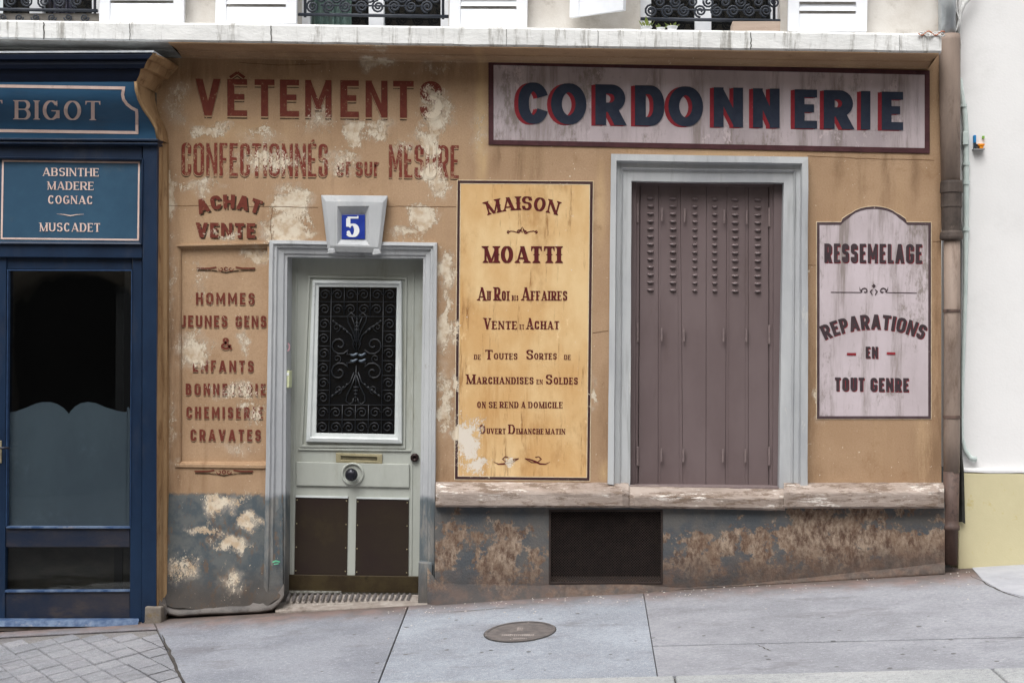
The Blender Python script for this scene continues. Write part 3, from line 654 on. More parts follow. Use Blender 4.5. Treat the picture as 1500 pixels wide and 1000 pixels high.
# kerb stones
kerb = MB().wbox((-60, KY-.35, -9), (60, KY-.34, -8.9)) if False else None
ks = thing('kerb', (0, KY, gz(0, KY)), None, None); ks['kind'] = 'structure'
edges = [-14, -9.6, -6.2, g(700, 995).x-1.6, g(988, 990).x, g(988, 990).x+1.55, g(988, 990).x+3.1, 6.5, 9.5]
for a, b in zip(edges[:-1], edges[1:]):
    pts = [v(a+.004, kl(a)-.008), v(b-.004, kl(b)-.008), v(b-.004, kl(b)-.33), v(a+.004, kl(a)-.33)]
    tops = [Vector((p.x, p.y, gz(p.x, p.y)+.004)) for p in pts]
    MB().prism(tops, [Vector((p.x, p.y, p.z-.28)) for p in tops]).build('stone', GRAN, ks, bevel=.012)
MB().poly([(x, y, gz(x, KY)-.12) for x, y in ((-60, -60), (60, -60), (60, kl(60)-.2), (-60, kl(-60)-.2))]).build('road', ASPH, kind='structure')

# ================================================================== MAIN BUILDING
bl = thing('painted_shop_building', W(750, 880, 0, 0), 'ochre painted house with old shop lettering, a grey door and a closed taupe window shutter', 'building')
def rect(m_, x0, y0, x1, y1, Y=0.0):
    m_.poly([P(x0, y1, Y), P(x1, y1, Y), P(x1, y0, Y), P(x0, y0, Y)])
m_ = MB()
# wall sheet in pieces round the openings: built on shared vertical and horizontal lines
XL, XR = 229, 1379
rect(m_, XL, 64, XR, 253); rect(m_, XL, 253, 910, 358); rect(m_, 1160, 253, XR, 358)
rect(m_, XL, 358, 262, 683); rect(m_, 392, 358, 408, 683); rect(m_, 262, 683, 408, 940); rect(m_, XL, 683, 262, 940)
rect(m_, 630, 358, 910, 735); rect(m_, 1160, 358, XR, 735)
# return at the right corner, behind the drainpipe
m_.poly([P(XR, 735), P(XR, 20), W(XR, 20, 0, .5), W(XR, 735, 0, .5)])
m_.poly([P(XR, 735), P(XR, 1000), W(XR, 1000, 0, .5), W(XR, 735, 0, .5)])
m_.build('wall', TAN, bl)
m_ = MB(); rect(m_, -345, 20, 229.5, 378, -.005); m_.build('party_wall', bpy.data.materials.new('x') if False else simple('grey_party_wall', (120, 116, 110), (98, 94, 90), 5), bl)
# recessed panel left of the door
o_ = [(262, 683), (392, 683), (392, 360), (262, 360)]
m_ = MB(); rg = [[P(a, b, 0) for a, b in ((262, 683), (392, 683), (392, 358), (262, 358))], [W(a, b, 0, .012) for a, b in ((264, 677), (391, 677), (391, 363), (264, 363))], [W(a, b, 0, .03) for a, b in ((264, 676), (391, 676), (391, 364), (264, 364))]]
m_.loft(rg, closed=True); m_.poly(rg[-1]); m_.build('recessed_panel', TAN, bl)
m_ = MB()
m_.quad4([(256, 684), (393, 686), (393, 681), (256, 679)], -.012, .01); m_.build('panel_bead', TAN, bl, bevel=.003); m_ = MB(); m_.quad4([(258, 361), (394, 358), (394, 354.5), (262, 358)], -.014, .01)
m_.build('panel_bead', TAN, bl, bevel=.003)
# hairline seams in the paint
CRK = simple('dark_hairline', (112, 78, 46), (84, 60, 40), 20)
m_ = MB()
for pts_ in ([(242, 301), (330, 302), (410, 303), (466, 304)], [(566, 302), (620, 303), (668, 303)], [(1183, 229), (1290, 233), (1368, 235)], [(1182, 388), (1196, 389)], [(1366, 354), (1378, 354)],
             [(868, 488), (891, 484)], [(400, 303), (396, 330), (398, 352)], [(350, 92), (420, 96), (470, 94)]):
    fine_ = []; m_ = MB()
    for (a, b), (c, d) in zip(pts_[:-1], pts_[1:]):
        for i in range(6): fine_.append((a+(c-a)*i/6+random.uniform(-.4, .4), b+(d-b)*i/6+random.uniform(-.5, .5)))
    flat(m_, fine_+[pts_[-1]], .7, -.0012); m_.build('paint_crack', CRK, bl)
# slate foot left of the door: bulging render
m_ = MB(); rings = []
for i in range(13):
    x = 240+(414-240)*i/12; row = []
    for j, (yy, Y) in enumerate(((724, -.004), (760, -.022), (800, -.028), (840, -.035), (866, -.05), (886, -.085))):
        yb = yy if j < 5 else (890-(6 if i in (0,) else 0)+(2 if i > 2 else 0) if i < 11 else 890-(i-10)*9)
        row.append(P(x-(0 if i < 12 else 0), yb, Y-.01*mnoise.noise(Vector((i*.7, j*.9, 3)))))
    rings.append(row)
m_.loft(rings)
edge = [r[-1] for r in rings]; m_.loft([edge, [Vector((p.x, 0, p.z-.01)) for p in edge]])
m_.loft([rings[-1], [Vector((p.x, .05, p.z)) for p in rings[-1]]])
m_.loft([rings[0], [Vector((p.x-.01, .05, p.z)) for p in rings[0]]])
m_.build('slate_foot', TAN, bl, smooth=True)
# torn flashing at the foot
m_ = MB(); rings = []
for i, x in enumerate((243, 262, 300, 340, 380, 398, 408, 416)):
    yb = [897, 901, 898, 897, 895, 892, 884, 872][i]
    rings.append([P(x, yb-16+random.uniform(-2, 2), -.06), P(x, yb-7, -.085), P(x, yb-1, -.115), P(x, yb+1, -.11), P(x, yb+3, -.05)])
m_.loft(rings); m_.build('foot_flashing', simple('dark_lead', (84, 80, 78), (104, 98, 94), 8, rough=.5, bs=.6, bd=.006, dirt=(60, 50, 44), dsc=10), bl, smooth=True)
m_ = MB(); m_.add([P(230, 872, -.1), P(236, 880, -.16), P(246, 896, -.13), P(236, 912, -.14), P(226, 905, -.16), P(222, 886, -.12), P(240, 866, -.03)], [(0, 1, 5), (1, 2, 3), (1, 3, 4), (1, 4, 5), (0, 6, 2, 1)])
m_.build('torn_flashing', bpy.data.materials['dark_lead'], bl)

# ledge between the floors
LY = -.335
m_ = MB(); rings = []
n = 70
for i in range(n+1):
    x = -345+(1379+345)*i/n; t0 = 30+.0145*x; b0 = 57.5+.0145*x
    e = lambda k, x=x: mnoise.noise(Vector((x*.05, k*3.1, 0)))
    p0 = P(x, t0+e(1)*.9, LY); p1 = P(x, b0+e(2)*1.1, LY)
    rings.append([Vector((p0.x, .1, p0.z)), p0+Vector((0, .01, .004)), p0+Vector((0, 0, -.01)), (p0+p1)/2+Vector((0, e(5)*.004, 0)), p1+Vector((0, 0, .012)), p1+Vector((0, .012, 0)), Vector((p1.x, -.10, p1.z-.002))])
m_.loft(rings, cap=True); m_.build('stone_ledge', LEDGE, bl, smooth=False)
# moulding under the ledge: ochre on the right, grey stone over the blue shop
def cove(x0, x1, mat, name, endcap=False):
    m_ = MB(); rings = []
    for i in range(31):
        x = x0+(x1-x0)*i/30; b0 = 57.5+.0145*x; p1 = P(x, b0, LY); zt = p1.z+.0
        rings.append([Vector((p1.x, y, zt+dz)) for y, dz in ((-.322, .02), (-.322, -.006), (-.30, -.012), (-.12, -.013), (-.115, -.022), (-.07, -.026), (-.035, -.034), (-.03, -.044), (.01, -.046))])
    m_.loft(rings, cap=True); m_.build(name, mat, bl)
cove(246, 1376, TAN, 'ledge_moulding'); cove(-345, 246, simple('grey_soffit_stone', (150, 150, 146), (120, 118, 114), 5), 'ledge_moulding')
# dark joints in the ledge
BJ = simple('black_joint', (58, 54, 48), (40, 38, 34), 10)
for x, wd in ((64, 1.6), (190, .8), (397, 1.4), (1100, 1.2), (876, .7), (742, .6), (1318, .6)):
    t0 = 30+.0145*x; pts_ = [(x+random.uniform(-.6, .6), t0+2+25*i/8) for i in range(9)]
    m_ = MB(); flat(m_, pts_, wd, LY-.0045); m_.build('ledge_joint', BJ, bl)

# --- door casing
def casing(outer, inner, prof, name, mat, deep=.16, bev=.003):
    """outer, inner: BL, TL, TR, BR in photograph units; prof: (t, Y) across"""
    m_ = MB(); rings = []
    o3 = [W(a, b, 0, 0) for a, b in outer]; i3 = [W(a, b, 0, 0) for a, b in inner]
    for t_, Y in prof:
        rings.append([Vector((a.x+(b.x-a.x)*t_, Y, a.z+(b.z-a.z)*t_)) for a, b in zip(o3, i3)])
    rings.insert(0, [Vector((p.x, .02, p.z)) for p in o3]); rings.append([Vector((p.x, deep, p.z)) for p in i3])
    # subdivide along the length for a slightly wavy old edge
    out = []
    for r_ in rings:
        q = []
        for a, b in zip(r_[:-1], r_[1:]):
            for k in range(12): q.append(a.lerp(b, k/12))
        q.append(r_[-1]); out.append(q)
    for ri, q in enumerate(out):
        for k, p in enumerate(q):
            if 0 < k < len(q)-1 and k % 12: p += Vector((mnoise.noise(p*3)*.003, 0, mnoise.noise(p*3+Vector((9, 0, 0)))*.003))
    m_.loft(out); return m_.build(name, mat, bl, bevel=0)
casing([(388, 895), (397, 352.5), (641, 356), (637, 893)], [(417, 880), (421, 376), (620, 378), (613.5, 880)],
       [(0, -.045), (.22, -.052), (.30, -.036), (.42, -.036), (.50, -.018), (.80, -.012), (.86, 0), (1, 0)], 'door_casing', CASE, .20)
casing([(890, 707), (895, 227.5), (1181.5, 232), (1181, 712)], [(923, 712), (925, 265), (1148, 268), (1141, 716)],
       [(0, -.07), (.26, -.075), (.31, -.03), (.48, -.024), (.53, -.036), (.60, -.012), (1, -.008)], 'window_casing', CASE, .15)
# casing feet at the door
m_ = MB(); m_.quad4([(612, 893), (629, 893), (634, 824), (613, 822)], -.075, .02); m_.build('casing_foot', CASE, bl, bevel=.01)
# keystone
m_ = MB()
o_ = [(480.5, 369), (557.5, 371), (568, 287), (470.5, 286)]; ob = [(484, 360), (554, 362), (561, 296), (477, 295)]; ib = [(494, 358), (541, 359), (540.5, 303), (494.5, 303)]; it = [(500, 350), (535, 351), (535, 314), (500, 314)]
rg = [[W(a, b, 0, -.01) for a, b in o_], [W(a, b, -.07, -.07) for a, b in o_], [W(a, b, -.09, -.09) for a, b in ob], [W(a, b, -.09, -.09) for a, b in ib], [W(a, b, -.055, -.055) for a, b in it]]
m_.loft(rg, closed=True); m_.poly(rg[-1]); m_.build('keystone', CASE, bl, bevel=.004)
m_ = MB(); m_.quad4([(479, 372), (491, 371), (490, 364), (481, 364)], -.10, -.03); m_.build('keystone_drop', CASE, bl, bevel=.006); m_ = MB(); m_.quad4([(545, 374), (558, 372), (556, 365), (547, 365)], -.10, -.03); m_.build('keystone_drop', CASE, bl, bevel=.006)
npl = thing('house_number_plate', W(517, 350, -.06, -.06), 'small blue enamel plate with white number 5 on the keystone', 'house number')
MB().box(500.5, 314.5, 534.5, 350, -.064, -.057).build('plate', ENB, npl)
m_ = MB(); text(m_, '5', 507, 347.5, 527, 347.7, 31, 6.2, .45, Y=-.0665); m_.build('numeral', ENW, npl)
m_ = MB(); flat(m_, arc(510.5, 340.5, 1.4, 1.4, 0, 359), 2.6, -.0668, closed=True); flat(m_, [(524.5, 316.5), (523, 319.5)], 2.2, -.0668); m_.build('numeral_dot', ENW, npl)

# --- door
DY = .155
door = MB()
door.box(415, 372, 622, 872, DY, DY+.04)
dr = door.build('door', DOORM, bl, label='grey-green panelled entrance door with iron grille and brown kick plates')
def pframe(name, out, inn, prof, mat, parent, Yb, bev=.002, closed=True):
    m_ = MB(); o3 = [P(a, b, Yb) for a, b in out]; i3 = [P(a, b, Yb) for a, b in inn]; rings = []
    for t_, Y in prof: rings.append([Vector((a.x+(b.x-a.x)*t_, Y, a.z+(b.z-a.z)*t_)) for a, b in zip(o3, i3)])
    m_.loft(rings, closed=closed); return m_.build(name, mat, parent, bevel=bev)
pframe('door_moulding', [(439, 655), (594, 657), (597, 406), (451, 403)], [(444, 651), (591, 652), (593, 410), (455, 407)], [(0, DY), (.1, DY-.012), (.9, DY-.012), (1, DY)], DOORM, dr, DY)
pframe('window_frame', [(447.5, 647), (589, 650), (588.5, 411), (457.5, 409.5)], [(462.5, 634), (577.5, 636), (581, 421), (466.5, 420)], [(0, DY), (.05, DY-.03), (.45, DY-.036), (.6, DY-.024), (1, DY-.02), (1, DY+.01)], DOORW, dr, DY-.03)
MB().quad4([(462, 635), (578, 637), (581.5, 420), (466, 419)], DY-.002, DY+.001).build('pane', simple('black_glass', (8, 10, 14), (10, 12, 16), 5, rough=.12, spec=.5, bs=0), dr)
# iron grille in front of the pane
m_ = MB(); GY = DY-.012
def gq(u, v_): # 0..1 in the glass
    x = (466.5+(462.5-466.5)*v_)*(1-u)+(581+(577.5-581)*v_)*u; y = 420.5+(636-420.5)*v_; return x, y
def gtube(pts, r): m_.tube([P(*gq(a, b), GY) for a, b in pts], r, 5)
cu, cv = 1/6, 1/10
for i in range(7):
    for (v0, v1) in (((0, 1),) if i in (0, 1, 5, 6) else ((0, .2), (.8, 1))): gtube([(i*cu, v0), (i*cu, v1)], .0035)
for j in range(11): gtube([(0, j*cv), (1 if j < 3 or j > 7 else cu, j*cv)], .003)
for j in range(3, 8): gtube([(5*cu, j*cv), (1, j*cv)], .003)
def gsp(u, v_, r, a0, t_, rad=.0042): gtube([((u+(x)*r/115), (v_+(y)*r/216)) for x, y in [(a-0, b-0) for a, b in spiral(0, 0, 1, a0, t_, 14)]], rad)
for j in range(10):
    for i in range(6):
        if 2 <= j < 8 and 1 <= i < 5: continue
        mir = 1 if (i+j) % 2 else -1
        gsp((i+.5)*cu, (j+.52)*cv, 8.2, 180 if mir > 0 else 0, 1.5*mir)
for sx in (-1, 1):
    for sy in (-1, 1):
        gtube([(.5+sx*a/115, .485+sy*b/216) for a, b in ([(2, 4), (8, 6), (14, 6)]+[(25+15*math.cos(R(-150+q*34))*(1-q*.062), 20+15*math.sin(R(-150+q*34))*(1-q*.062)) for q in range(15)])], .006)
        gtube([(.5+sx*a/115, .485+sy*b/216) for a, b in ((3, 20), (8, 34), (18, 44), (28, 50), (34, 54))], .005)
        for q in range(5): gtube([(.5+sx*(12+q*5.2)/115, .485+sy*(37+q*4)/216), (.5+sx*(15+q*5.2)/115, .485+sy*(40+q*4)/216)], .008)
        gtube([(.5+sx*a/115, .485+sy*b/216) for a, b in ((1, 24), (6, 40), (13, 54), (14, 62), (9, 67), (4, 64), (3, 58))], .005)
for sy in (-1, 1):
    for q in range(5): gtube([(.5-(5-q)/115*.8, .485+sy*(42+q*5)/216), (.5+(5-q)/115*.8, .485+sy*(42+q*5)/216)], .007)
    gtube([(.5, .485+sy*10/216), (.5, .485+sy*62/216)], .004)
for sx in (-1, 1):
    gtube([(.5+sx*a/115, .485+b/216) for a, b in ((8, -62), (3, -48), (2, -30), (6, -22), (2, -12))], .004)
    for q in range(3): gsp(.5+sx*(30-q*2)/115, .485+(q-1)*.001-.21+q*.21, 6.5, 90, 1.3*sx, .0035)
m_.build('door_grille', IRON, dr, smooth=True)
m_ = MB()
for a in (-9, 2): 
    for b in (-5.5, 3): m_.tube([P(523+a*1.1+k*2.2, 524.5+b+1.6*math.sin(k*.9), GY-.008) for k in range(6)], .012, 6, rr=[.005, .009, .011, .010, .009, .005])
m_.build('boss_reflection', simple('reflection_grey', (96, 106, 116), (70, 78, 88), 20, rough=.3, metal=.4, bs=0), dr, smooth=True)  # light grey bars standing in for the reflection at the grille's centre
# mid rail line, letter slot, panel, knob, lock, plates
MB().quad4([(437, 659), (602, 661), (602, 658.3), (437, 656.3)], DY-.012, DY).build('rail_bead', DOORM, dr, bevel=.002)
MB().quad4([(434, 711), (599.5, 714), (599.5, 679.5), (434, 676)], DY-.016, DY).build('middle_panel', DOORM, dr, bevel=.005)
pframe('letter_slot', [(492, 677), (560, 679), (560, 665), (492, 663)], [(500, 673), (552, 674.5), (552, 669), (500, 667.5)], [(0, DY), (.02, DY-.016), (.9, DY-.018), (1, DY-.006)], BRASS, dr, DY-.01)
MB().quad4([(500, 673), (552, 674.5), (552, 669), (500, 667.5)], DY-.007, DY-.001).build('slot_flap', simple('dim_brass', (104, 98, 78), (120, 112, 90), 12, rough=.4, metal=.3, bs=0), dr)
c = P(516.5, 694, DY-.02)
MB().lathe(c, [(.082, .012), (.082, -.004), (.074, -.012), (.066, -.006), (.064, .01)], 28).build('knob_ring', DOORM, dr, smooth=True)
kb = MB().lathe(c, [(.02, .0), (.02, -.03), (.040, -.036), (.045, -.05), (.043, -.062), (.034, -.074), (.02, -.08), (.006, -.084)], 22).build('door_knob', KNOB, dr, smooth=True)
m_ = MB()
for k in range(10):
    a = k*math.pi/5; m_.tube([c+Vector((math.cos(a)*.030, -.0765, math.sin(a)*.030)), c+Vector((math.cos(a)*.042, -.062, math.sin(a)*.042))], .004, 5)
m_.build('knob_rib', KNOB, dr)
c = P(607.5, 670, DY-.01); MB().lathe(c, [(.030, .01), (.030, -.008), (.024, -.016), (.012, -.018), (.010, -.004)], 18).build('door_lock', simple('dark_lock_metal', (40, 28, 28), (54, 40, 38), 12, rough=.35, metal=.4, bs=0), dr, smooth=True)
for q in ([(431, 841), (508, 842), (510, 727.5), (433, 726)], [(520, 843), (598, 844), (599, 730), (522, 728.5)]):
    k_ = MB().quad4(q, DY-.008, DY+.001).build('kick_plate', KICK, dr, bevel=.001)
    m_ = MB()
    for s_ in (.03, .97):
        for tt in (.05, .35, .65, .95):
            a = Vector((q[0][0], q[0][1])).lerp(Vector((q[1][0], q[1][1])), s_); b = Vector((q[3][0], q[3][1])).lerp(Vector((q[2][0], q[2][1])), s_); pp = a.lerp(b, tt)
            m_.lathe(P(pp.x, pp.y, DY-.008), [(.005, 0), (.004, -.003)], 8)
    m_.build('screw', BRASS, dr, kind='stuff')
MB().quad4([(433, 728), (509.5, 729.5), (509.5, 727), (433, 725.3)], DY-.014, DY).build('plate_bead', DOORW, dr); MB().quad4([(522, 730), (599, 731.5), (599, 729), (522, 727.8)], DY-.014, DY).build('plate_bead', DOORW, dr)
MB().quad4([(416, 866), (612, 868), (613.5, 844), (416.5, 841)], DY-.022, DY).build('bottom_bar', KICKB, dr, bevel=.003)
MB().quad4([(417, 868), (500, 868), (500, 865.5), (417, 864.5)], DY-.03, DY).build('draught_strip', simple('grey_strip', (150, 150, 144), (110, 108, 100), 30), dr)
# narrow framing strips on the door
MB().quad4([(427, 868), (430, 868), (436, 392), (433, 392)], DY-.006, DY).build('door_stile_bead', DOORM, dr, bevel=.002)
MB().quad4([(600, 868), (603, 868), (607, 396), (604, 396)], DY-.006, DY).build('door_stile_bead', DOORM, dr, bevel=.002)
# small pale box on the door jamb
db_ = thing('door_chime_box', W(420, 566, .02, .02), 'small pale yellow-green box fixed to the left jamb of the door', 'doorbell')
MB().quad4([(415.5, 567), (423.5, 568), (424, 543), (416, 542)], .01, .10).build('case', simple('pale_lime_plastic', (214, 218, 176), (200, 206, 168), 12, rough=.4, bs=0), db_, bevel=.004)
MB().quad4([(417, 550), (423, 550), (423, 546), (417, 546)], .007, .012).build('button', ENW, db_, bevel=.001)
m_ = MB(); flat(m_, [(399, 823), (404, 821), (410, 822.5)], 2.2, -.062); flat(m_, [(401, 826), (408, 825)], 1.4, -.0622); m_.build('paint_mark', simple('green_marker', (90, 176, 132), (110, 190, 150), 20, bs=0), bl, label='small green painted mark near the foot of the wall')
m_ = MB(); flat(m_, arc(420.5, 508, 3.5, 6, -70, 80), 2., -.0135); m_.build('paint_mark', simple('faded_pink_mark', (176, 128, 136), (166, 130, 136), 20, bs=0), bl, label='faded pink mark on the door casing')
# threshold step
m_ = MB()
a0_, a1_ = P(404, 872, .0), P(627, 874, .0)
zt = lambda x: gz(x, -.05)+.055
m_ = MB().prism([Vector((P(404, 800, -.12).x, -.12, gz(P(404, 800).x, -.12)+.02)), Vector((P(628, 800, -.12).x, -.12, gz(P(628, 800).x, -.12)-.00)), Vector((P(628, 800, .25).x, .25, P(613, 868, .15).z)), Vector((P(404, 800, .25).x, .25, P(417, 868, .15).z))],
                [Vector((P(404, 800, -.12).x, -.12, gz(P(404, 800).x, -.12)-.2)), Vector((P(628, 800, -.12).x, -.12, gz(P(628, 800).x, -.12)-.2)), Vector((P(628, 800, .25).x, .25, P(613, 868, .15).z-.3)), Vector((P(404, 800, .25).x, .25, P(417, 868, .15).z-.3))])
m_.build('door_step', simple('worn_step_stone', (136, 126, 118), (168, 160, 152), 6, (1, 2, 1), rough=.8, bs=.6, bd=.006, dirt=(96, 84, 74), dsc=9, dlo=.5, dhi=.65), bl, bevel=.006)
for k in range(22):
    m_ = MB(); x = 425+k*8.4; p0 = P(x, 869.5, .14); p1 = P(x-3.5, 877.5, .0)
    m_.tube([Vector((p0.x, .12, p0.z+.002)), Vector((p1.x, -.02, P(x, 879.5, -.02).z+.004))], .011, 5); m_.build('tread_rib', MANH, bl)

# --- shuttered window (metal folding shutters)
wy = .10
sw = MB(); sw.box(917, 258, 1158, 722, wy+.06, wy+.09); swo = sw.build('window_shutter', SHUTD, bl, label='closed taupe metal folding shutter with rows of small louvres')
pframe('shutter_frame', [(917, 720), (1147, 724), (1153, 262), (917, 258)], [(934, 712), (1127, 715), (1127, 274), (937, 271)], [(0, wy-.02), (.75, wy-.02), (.8, wy+.0), (1, wy+.0), (1, wy+.055)], SHUT, swo, wy)
topx = [938, 964.5, 996.5, 1034.6, 1065, 1096, 1126]; botx = [935, 964, 1000.5, 1034, 1062.5, 1096, 1126]
def sx_(i, y): return topx[i]+(botx[i]-topx[i])*(y-270)/440
for i in range(6):
    zoff = .004 if i % 2 else 0.0
    x0t, x1t, x0b, x1b = sx_(i, 270)+.15, sx_(i+1, 270)-.15, sx_(i, 710)+.15, sx_(i+1, 710)-.15
    yt = 268+.02*(x0t-930); yb = 709.5+.006*(x0b-930)
    MB().quad4([(x0b, yb), (x1b, yb), (x1t, yt), (x0t, yt)], wy+.012+zoff, wy+.05).build('shutter_panel', SHUT, swo, bevel=.002)
    # pressed rib beside each fold
    fx = .14 if i in (1, 4) else (.88 if i in (0, 3) else .5)
    if i in (1, 4):
        for ff in (.10, .86):
            xa = x0t+(x1t-x0t)*ff; xb = x0b+(x1b-x0b)*ff
            MB().quad4([(xb-.5, yb-1), (xb+.5, yb-1), (xa+.5, yt+2), (xa-.5, yt+2)], wy+.009+zoff, wy+.02).build('pressed_rib', SHUT, swo, bevel=.001)
# louvres: one mesh per width, shared
SHUTL = simple('taupe_metal_paint_lit', (112, 98, 98), (120, 106, 106), 3, rough=.28, spec=.6, bs=0)  # lighter, glossier copy of the shutter paint, imitating sky light on the louvres
def louvre_mesh(hw_):
    m_ = MB(); n = 8; rings = []
    for j, (t_, d) in enumerate(((1, 0), (.55, -.013), (.1, -.020), (-.35, -.020), (-.75, -.008), (-.95, -.001))):
        ring = []
        for i in range(n+1):
            u = -1+2*i/n; s_ = math.sqrt(max(0, 1-abs(u)**3.)); ring.append(Vector((u*hw_, d*s_, t_*.0100*(.4+.6*s_))))
        rings.append(ring)
    rings.append([Vector((p.x, .001, p.z)) for p in rings[-1]])
    m_.loft(rings); return m_.mesh('louvre', SHUTL, smooth=True)
lm = {10: louvre_mesh(5.1/213), 8: louvre_mesh(4.0/213)}
for ci, (lx, lw) in enumerate(((952.8, 10), (985.8, 10), (1017.8, 8), (1046.9, 8), (1076.8, 10), (1110, 10))):
    for r_ in range(13):
        ly = 290.7+ci*.45+r_*11.16
        place('louvre', lm[lw], P(lx, ly, wy+.012+(.004 if ci % 2 else 0)), swo)
hb1 = MB().tube([Vector((0, 0, -.046)), Vector((0, 0, .046))], .0075, 8)
hb1.tube([Vector((0, .02, .03)), Vector((0, -.002, .03))], .004, 6); hb1.tube([Vector((0, .02, -.03)), Vector((0, -.002, -.03))], .004, 6)
hbm = hb1.mesh('hinge_pin', SHUTD, smooth=False)
for row in (((969.7, 314), (1003, 315), (1061, 317), (1094, 318)), ((969.4, 490), (1002, 490), (1060, 490.5), (1093.5, 490.5)), ((968.8, 666), (1001, 666.5), (1059, 667), (1092, 667))):
    for x, y in row: place('hinge_pin', hbm, P(x, y, wy-.012), swo)
for x, y in ((934, 312), (934, 487), (934, 668), (1127, 318), (1127, 490), (1127, 668)):
    MB().quad4([(x-1.5, y+14), (x+1.5, y+14), (x+1.5, y-14), (x-1.5, y-14)], wy-.012, wy+.02).build('side_hinge', SHUTD, swo, bevel=.002)

# --- sills
def stone_sill(x0, x1, ytl, ytr, prof, name, seed, label=None):
    m_ = MB(); rings = []; n = max(8, int((x1-x0)/9))
    for i in range(n+1):
        x = x0+(x1-x0)*i/n; yt = ytl+(ytr-ytl)*i/n; ring = []
        for j, (dy, Y) in enumerate(prof):
            e = mnoise.noise(Vector((x*.06, j*2.3+seed, 0))); e2 = mnoise.noise(Vector((x*.25, j*3.3+seed, 5)))
            end = 1-.25*(1 if i in (0, n) else 0)
            ring.append(P(x, yt+dy+e*1.0+e2*.5, min(0.0, Y*end+e*.006)))
        rings.append(ring)
    m_.loft(rings, cap=True); m_.build(name, SILL, bl, label=label)
stone_sill(638, 921, 705.5, 706.5, [(0, 0), (1.5, -.04), (12.5, -.135), (15.5, -.15), (18, -.153), (34, -.15), (36.5, -.14), (37, -.02)], 'stone_sill', 1)
stone_sill(1148, 1383, 706.5, 706.5, [(0, 0), (1.5, -.045), (11.5, -.145), (14.5, -.16), (17, -.163), (35, -.16), (37.5, -.15), (38, -.02)], 'stone_sill', 7)
stone_sill(921, 1150, 712, 716, [(-2, 0), (1, -.03), (11, -.115), (14, -.13), (16, -.133), (28, -.132), (31, -.12), (31.5, -.02)], 'window_sill', 4)
MB().quad4([(923, 718), (1141, 720), (1141, 713), (923, 711)], -.02, .12).build('sill_flashing', SHUTD, bl, bevel=.002)
# --- plinth with vent opening
m_ = MB(); PY = -.075
def pquad(x0, x1, y0, y1): rect(m_, x0, y0, x1, y1, PY)
pquad(637, 805, 735, 855); pquad(969.5, 1384, 735, 915); pquad(805, 969.5, 735, 747.5); pquad(805, 969.5, 853, 915); pquad(637, 805, 855, 915)
m_.loft([[P(a, b, PY) for a, b in ((805, 853), (969.5, 853), (969.5, 747.5), (805, 747.5))], [W(a, b, PY, .2) for a, b in ((805, 853), (969.5, 853), (969.5, 747.5), (805, 747.5))]], closed=True)
m_.poly([P(637, 735, PY), P(637, 915, PY), W(637, 915, PY, .1), W(637, 735, PY, .1)]); m_.poly([P(1384, 735, PY), P(1384, 915, PY), W(1384, 915, PY, .3), W(1384, 735, PY, .3)])
m_.build('plinth', PLINTH, bl)
m_ = MB(); m_.box(800, 742, 975, 858, .19, .2, PY); m_.build('vent_cavity', BLACK, bl)
m_ = MB(); n = 0
p0 = P(805, 853, PY+.012); p1 = P(969.5, 747.5, PY+.012)
wx = p1.x-p0.x; hz_ = p1.z-p0.z; stp = .0185
for sgn in (1, -1):
    k = -hz_
    while k < wx:
        # line x = k + z (sgn 1) or x = wx-k-z
        za = max(0, -k); zb = min(hz_, wx-k)
        if zb > za:
            xa, xb = k+za, k+zb
            if sgn < 0: xa, xb = wx-xa, wx-xb
            a = Vector((p0.x+xa, PY+.012-.001*sgn, p0.z+za)); b = Vector((p0.x+xb, PY+.012-.001*sgn, p0.z+zb)); m_.tube([a, b], .0017, 4)
        k += stp
m_.build('vent_grille', MESHM, bl)
pframe('vent_frame', [(804, 855), (971, 855), (971, 746), (804, 746)], [(807, 852), (968, 852), (968, 749), (807, 749)], [(0, PY+.01), (0, PY-.004), (1, PY-.004), (1, PY+.02)], MESHM, bl, PY)
# sheet skirt at the foot of the plinth
m_ = MB(); rings = []
sk = [(626, 892, 830), (640, 889, 852), (680, 889, 855), (730, 889, 855), (780, 887, 857), (830, 882, 856), (880, 876, 855), (930, 871.5, 855), (960, 870, 858), (1000, 868, 861), (1060, 865, 858), (1110, 861, 853), (1180, 854, 846), (1250, 846, 838), (1330, 838, 830), (1384, 831, 823)]
for i, (x, yb, yt) in enumerate(sk):
    fl = -.17 if 1 <= i < 9 else (-.12 if i else -.10)
    rings.append([P(x, yt, PY-.001), P(x, yt+(yb-yt)*.25, PY-.012), P(x, yt+(yb-yt)*.7, (PY+fl)/2-.01), P(x, yb-1.2, fl), P(x, yb, fl), P(x, yb+1, fl+.03)])
for i, ring in enumerate(rings):
    if sk[i][0] > 980:
        for k in (3, 4, 5): ring[k].z = gz(ring[k].x, ring[k].y)+(.012, .0, -.02)[k-3]
m_.loft(rings); m_.build('plinth_skirt', PLINTH, bl, smooth=True)

